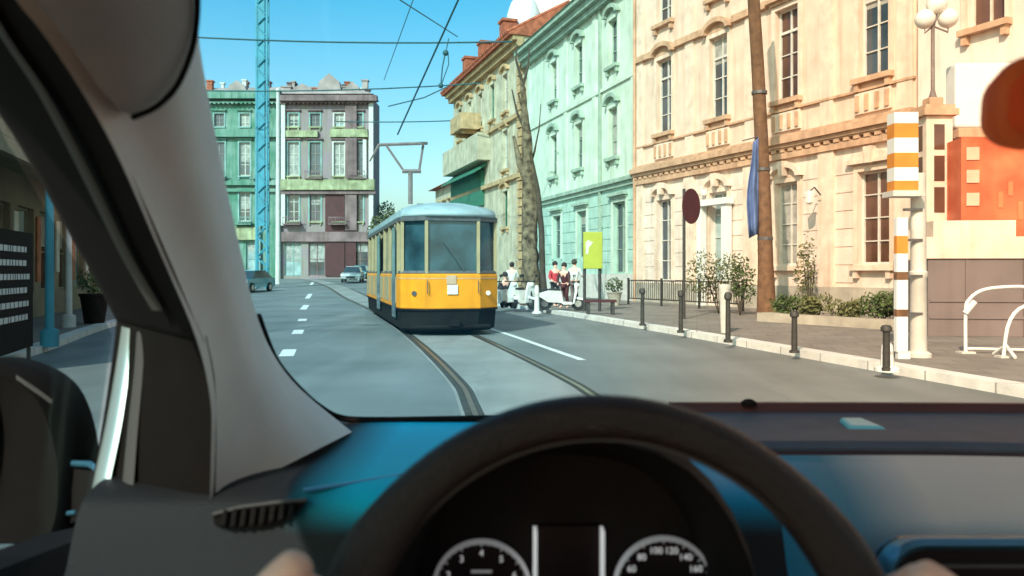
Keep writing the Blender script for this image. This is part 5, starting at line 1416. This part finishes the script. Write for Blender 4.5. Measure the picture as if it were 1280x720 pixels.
# ------------------------------------------------------------------ driver (hands on the wheel)
def driver():
    root = empty('person', (.05, -.25, .6), 'driver seen only by thumb tips of both hands holding the steering wheel', 'person')
    O = Vector((.05, -.25, .6))
    J = []; E = []
    def add(p, r_, par=None, ry=None):
        J.append((*(Vector(p) - O), r_, ry or r_)); i = len(J) - 1
        if par is not None: E.append((par, i))
        return i
    pel = add((.05, -.62, .80), .15, None, .11); ch = add((.05, -.60, 1.0), .14, pel, .11); sh = add((.05, -.56, 1.22), .13, ch, .10); nk = add((.05, -.54, 1.32), .055, sh)
    for s in (-1, 1):
        hip = add((.05 + s * .1, -.55, .78), .09, pel); kn = add((.05 + s * .16, -.08, .84), .07, hip); an = add((.05 + s * .14, .12, .48), .045, kn); add((.05 + s * .14, .30, .42), .04, an)
    for s in (-1, 1):
        if s < 0: ang = R(153)
        else: ang = R(27)
        grip = wheel_pt(ang, WR, 0); rad = (grip - WC).normalized(); tan = Vector((0, 0, 1)).cross(rad)
        up = (uz - rad * uz.dot(rad)).normalized()      # along the rim, upward
        palm = grip + rad * .036 + uy * .012 - up * .045
        wrist = palm + Vector((s * .03, -.075, -.05))
        shd = add((.05 + s * .20, -.54, 1.20), .055, sh); el = add((.05 + s * .29, -.05, 1.0), .045, shd)
        wr = add(wrist, .026, el, .02); pc = add(palm, .030, wr, .020)
        # thumb lies up along the outer edge of the rim
        tgt = P(381, 692, .485) if s < 0 else P(1141, 708, .485)
        b0 = palm.lerp(wrist, .25) + uy * .014
        t0 = add(b0, .0165, pc); t1 = add(b0.lerp(tgt, .55) + rad * .004, .0145, t0); t2 = add(tgt - (tgt - b0).normalized() * .012, .0135, t1); add(tgt, .0105, t2)
        # four fingers curl round the back of the rim
        for f in range(4):
            base = palm + up * (.020 - .019 * f) - uy * .012
            k0 = add(base, .0095, pc)
            c1 = grip + up * (-.028 - .020 * f) 
            a1 = c1 + rad * .030 - uy * .010; a2 = c1 + rad * .010 - uy * .030; a3 = c1 - rad * .016 - uy * .026; a4 = c1 - rad * .027 - uy * .006
            k1 = add(a1, .0088, k0); k2 = add(a2, .0082, k1); k3 = add(a3, .0078, k2); add(a4 if f < 3 else a3 - rad * .006, .007, k3)
    o = skin('body', J, E, 'skin', root, 2, 0)
    for s in (-1, 1):
        ii = [i for i, j in enumerate(J) if False]
    def find(p): return min(range(len(J)), key=lambda i: (Vector(J[i][:3]) + O - Vector(p)).length)
    SH = [(*J[k][:3], J[k][3] + .02, J[k][4] + .02) for k in (0, 1, 2)]; SE = [(0, 1), (1, 2)]
    for s in (-1, 1):
        a = find((.05 + s * .20, -.54, 1.20)); e_ = find((.05 + s * .29, -.05, 1.0)); w = [b_ for a_, b_ in E if a_ == e_][0]
        i = len(SH); wj = Vector(J[e_][:3]).lerp(Vector(J[w][:3]), .7)
        SH += [(*J[a][:3], .075, .075), (*J[e_][:3], .06, .06), (*wj, .042, .038)]; SE += [(2, i), (i, i + 1), (i + 1, i + 2)]
    skin('shirt', SH, SE, 'cloth_dark', root, 1, 0)
    T = [(*J[k][:3], J[k][3] + .02, J[k][4] + .02) for k in (0, 4, 5, 6, 8, 9, 10)]
    skin('trousers', T, [(0, 1), (1, 2), (2, 3), (0, 4), (4, 5), (5, 6)], 'cloth_dark', root, 1, 0)
driver()

# ------------------------------------------------------------------ sky, sun, camera
SUN = Vector((-.36, -.78, .62)).normalized()
w = bpy.data.worlds.new('World'); scene.world = w; w.use_nodes = True
nt = w.node_tree; bg = nt.nodes['Background']
sky = nt.nodes.new('ShaderNodeTexSky'); sky.sky_type = 'NISHITA'; sky.sun_disc = False
sky.sun_elevation = math.asin(SUN.z); sky.sun_rotation = math.atan2(SUN.x, SUN.y)
sky.air_density = 1.2; sky.dust_density = 2.6; sky.ozone_density = 1.0
mul = nt.nodes.new('ShaderNodeMix'); mul.data_type = 'RGBA'; mul.blend_type = 'MULTIPLY'; mul.inputs[0].default_value = 1
tcw = nt.nodes.new('ShaderNodeTexCoord'); spw = nt.nodes.new('ShaderNodeSeparateXYZ'); rw = nt.nodes.new('ShaderNodeValToRGB')
nt.links.new(tcw.outputs['Generated'], spw.inputs[0]); nt.links.new(spw.outputs[2], rw.inputs[0]); nt.links.new(rw.outputs[0], mul.inputs[7])
ew = rw.color_ramp.elements; ew[0].position = 0; ew[0].color = (1.15, 1.03, .92, 1); ew[1].position = .34; ew[1].color = (.30, .95, 1.0, 1)
q_ = ew.new(.12); q_.color = (1.1, 1.08, 1.02, 1); q_ = ew.new(.8); q_.color = (.85, .95, .95, 1)
nt.links.new(sky.outputs[0], mul.inputs[6]); nt.links.new(mul.outputs[2], bg.inputs[0])
bg.inputs[1].default_value = .15
sl = bpy.data.lights.new('sun', 'SUN'); sl.energy = 3.8; sl.angle = R(.5); sl.color = (1, .93, .84)
so = bpy.data.objects.new('sun', sl); col.objects.link(so); so.rotation_euler = SUN.to_track_quat('Z', 'Y').to_euler(); so.location = (0, 0, 40)

cam = bpy.data.cameras.new('camera'); co = bpy.data.objects.new('camera', cam); col.objects.link(co)
co.location = (0, 0, EYE); co.rotation_euler = (R(90), 0, 0)
cam.sensor_width = 36; cam.lens = 36 * F / 1280; cam.shift_y = (HZ - 360) / 1280.0
cam.clip_start = .02; cam.clip_end = 3000
cam.dof.use_dof = True; cam.dof.focus_distance = 6; cam.dof.aperture_fstop = 6.3
scene.camera = co
scene.render.engine = 'CYCLES'
scene.cycles.max_bounces = 8; scene.cycles.transparent_max_bounces = 12
scene.cycles.use_denoising = True
scene.view_settings.view_transform = 'Standard'; scene.view_settings.look = 'None'
scene.view_settings.exposure = .6; scene.view_settings.gamma = 1
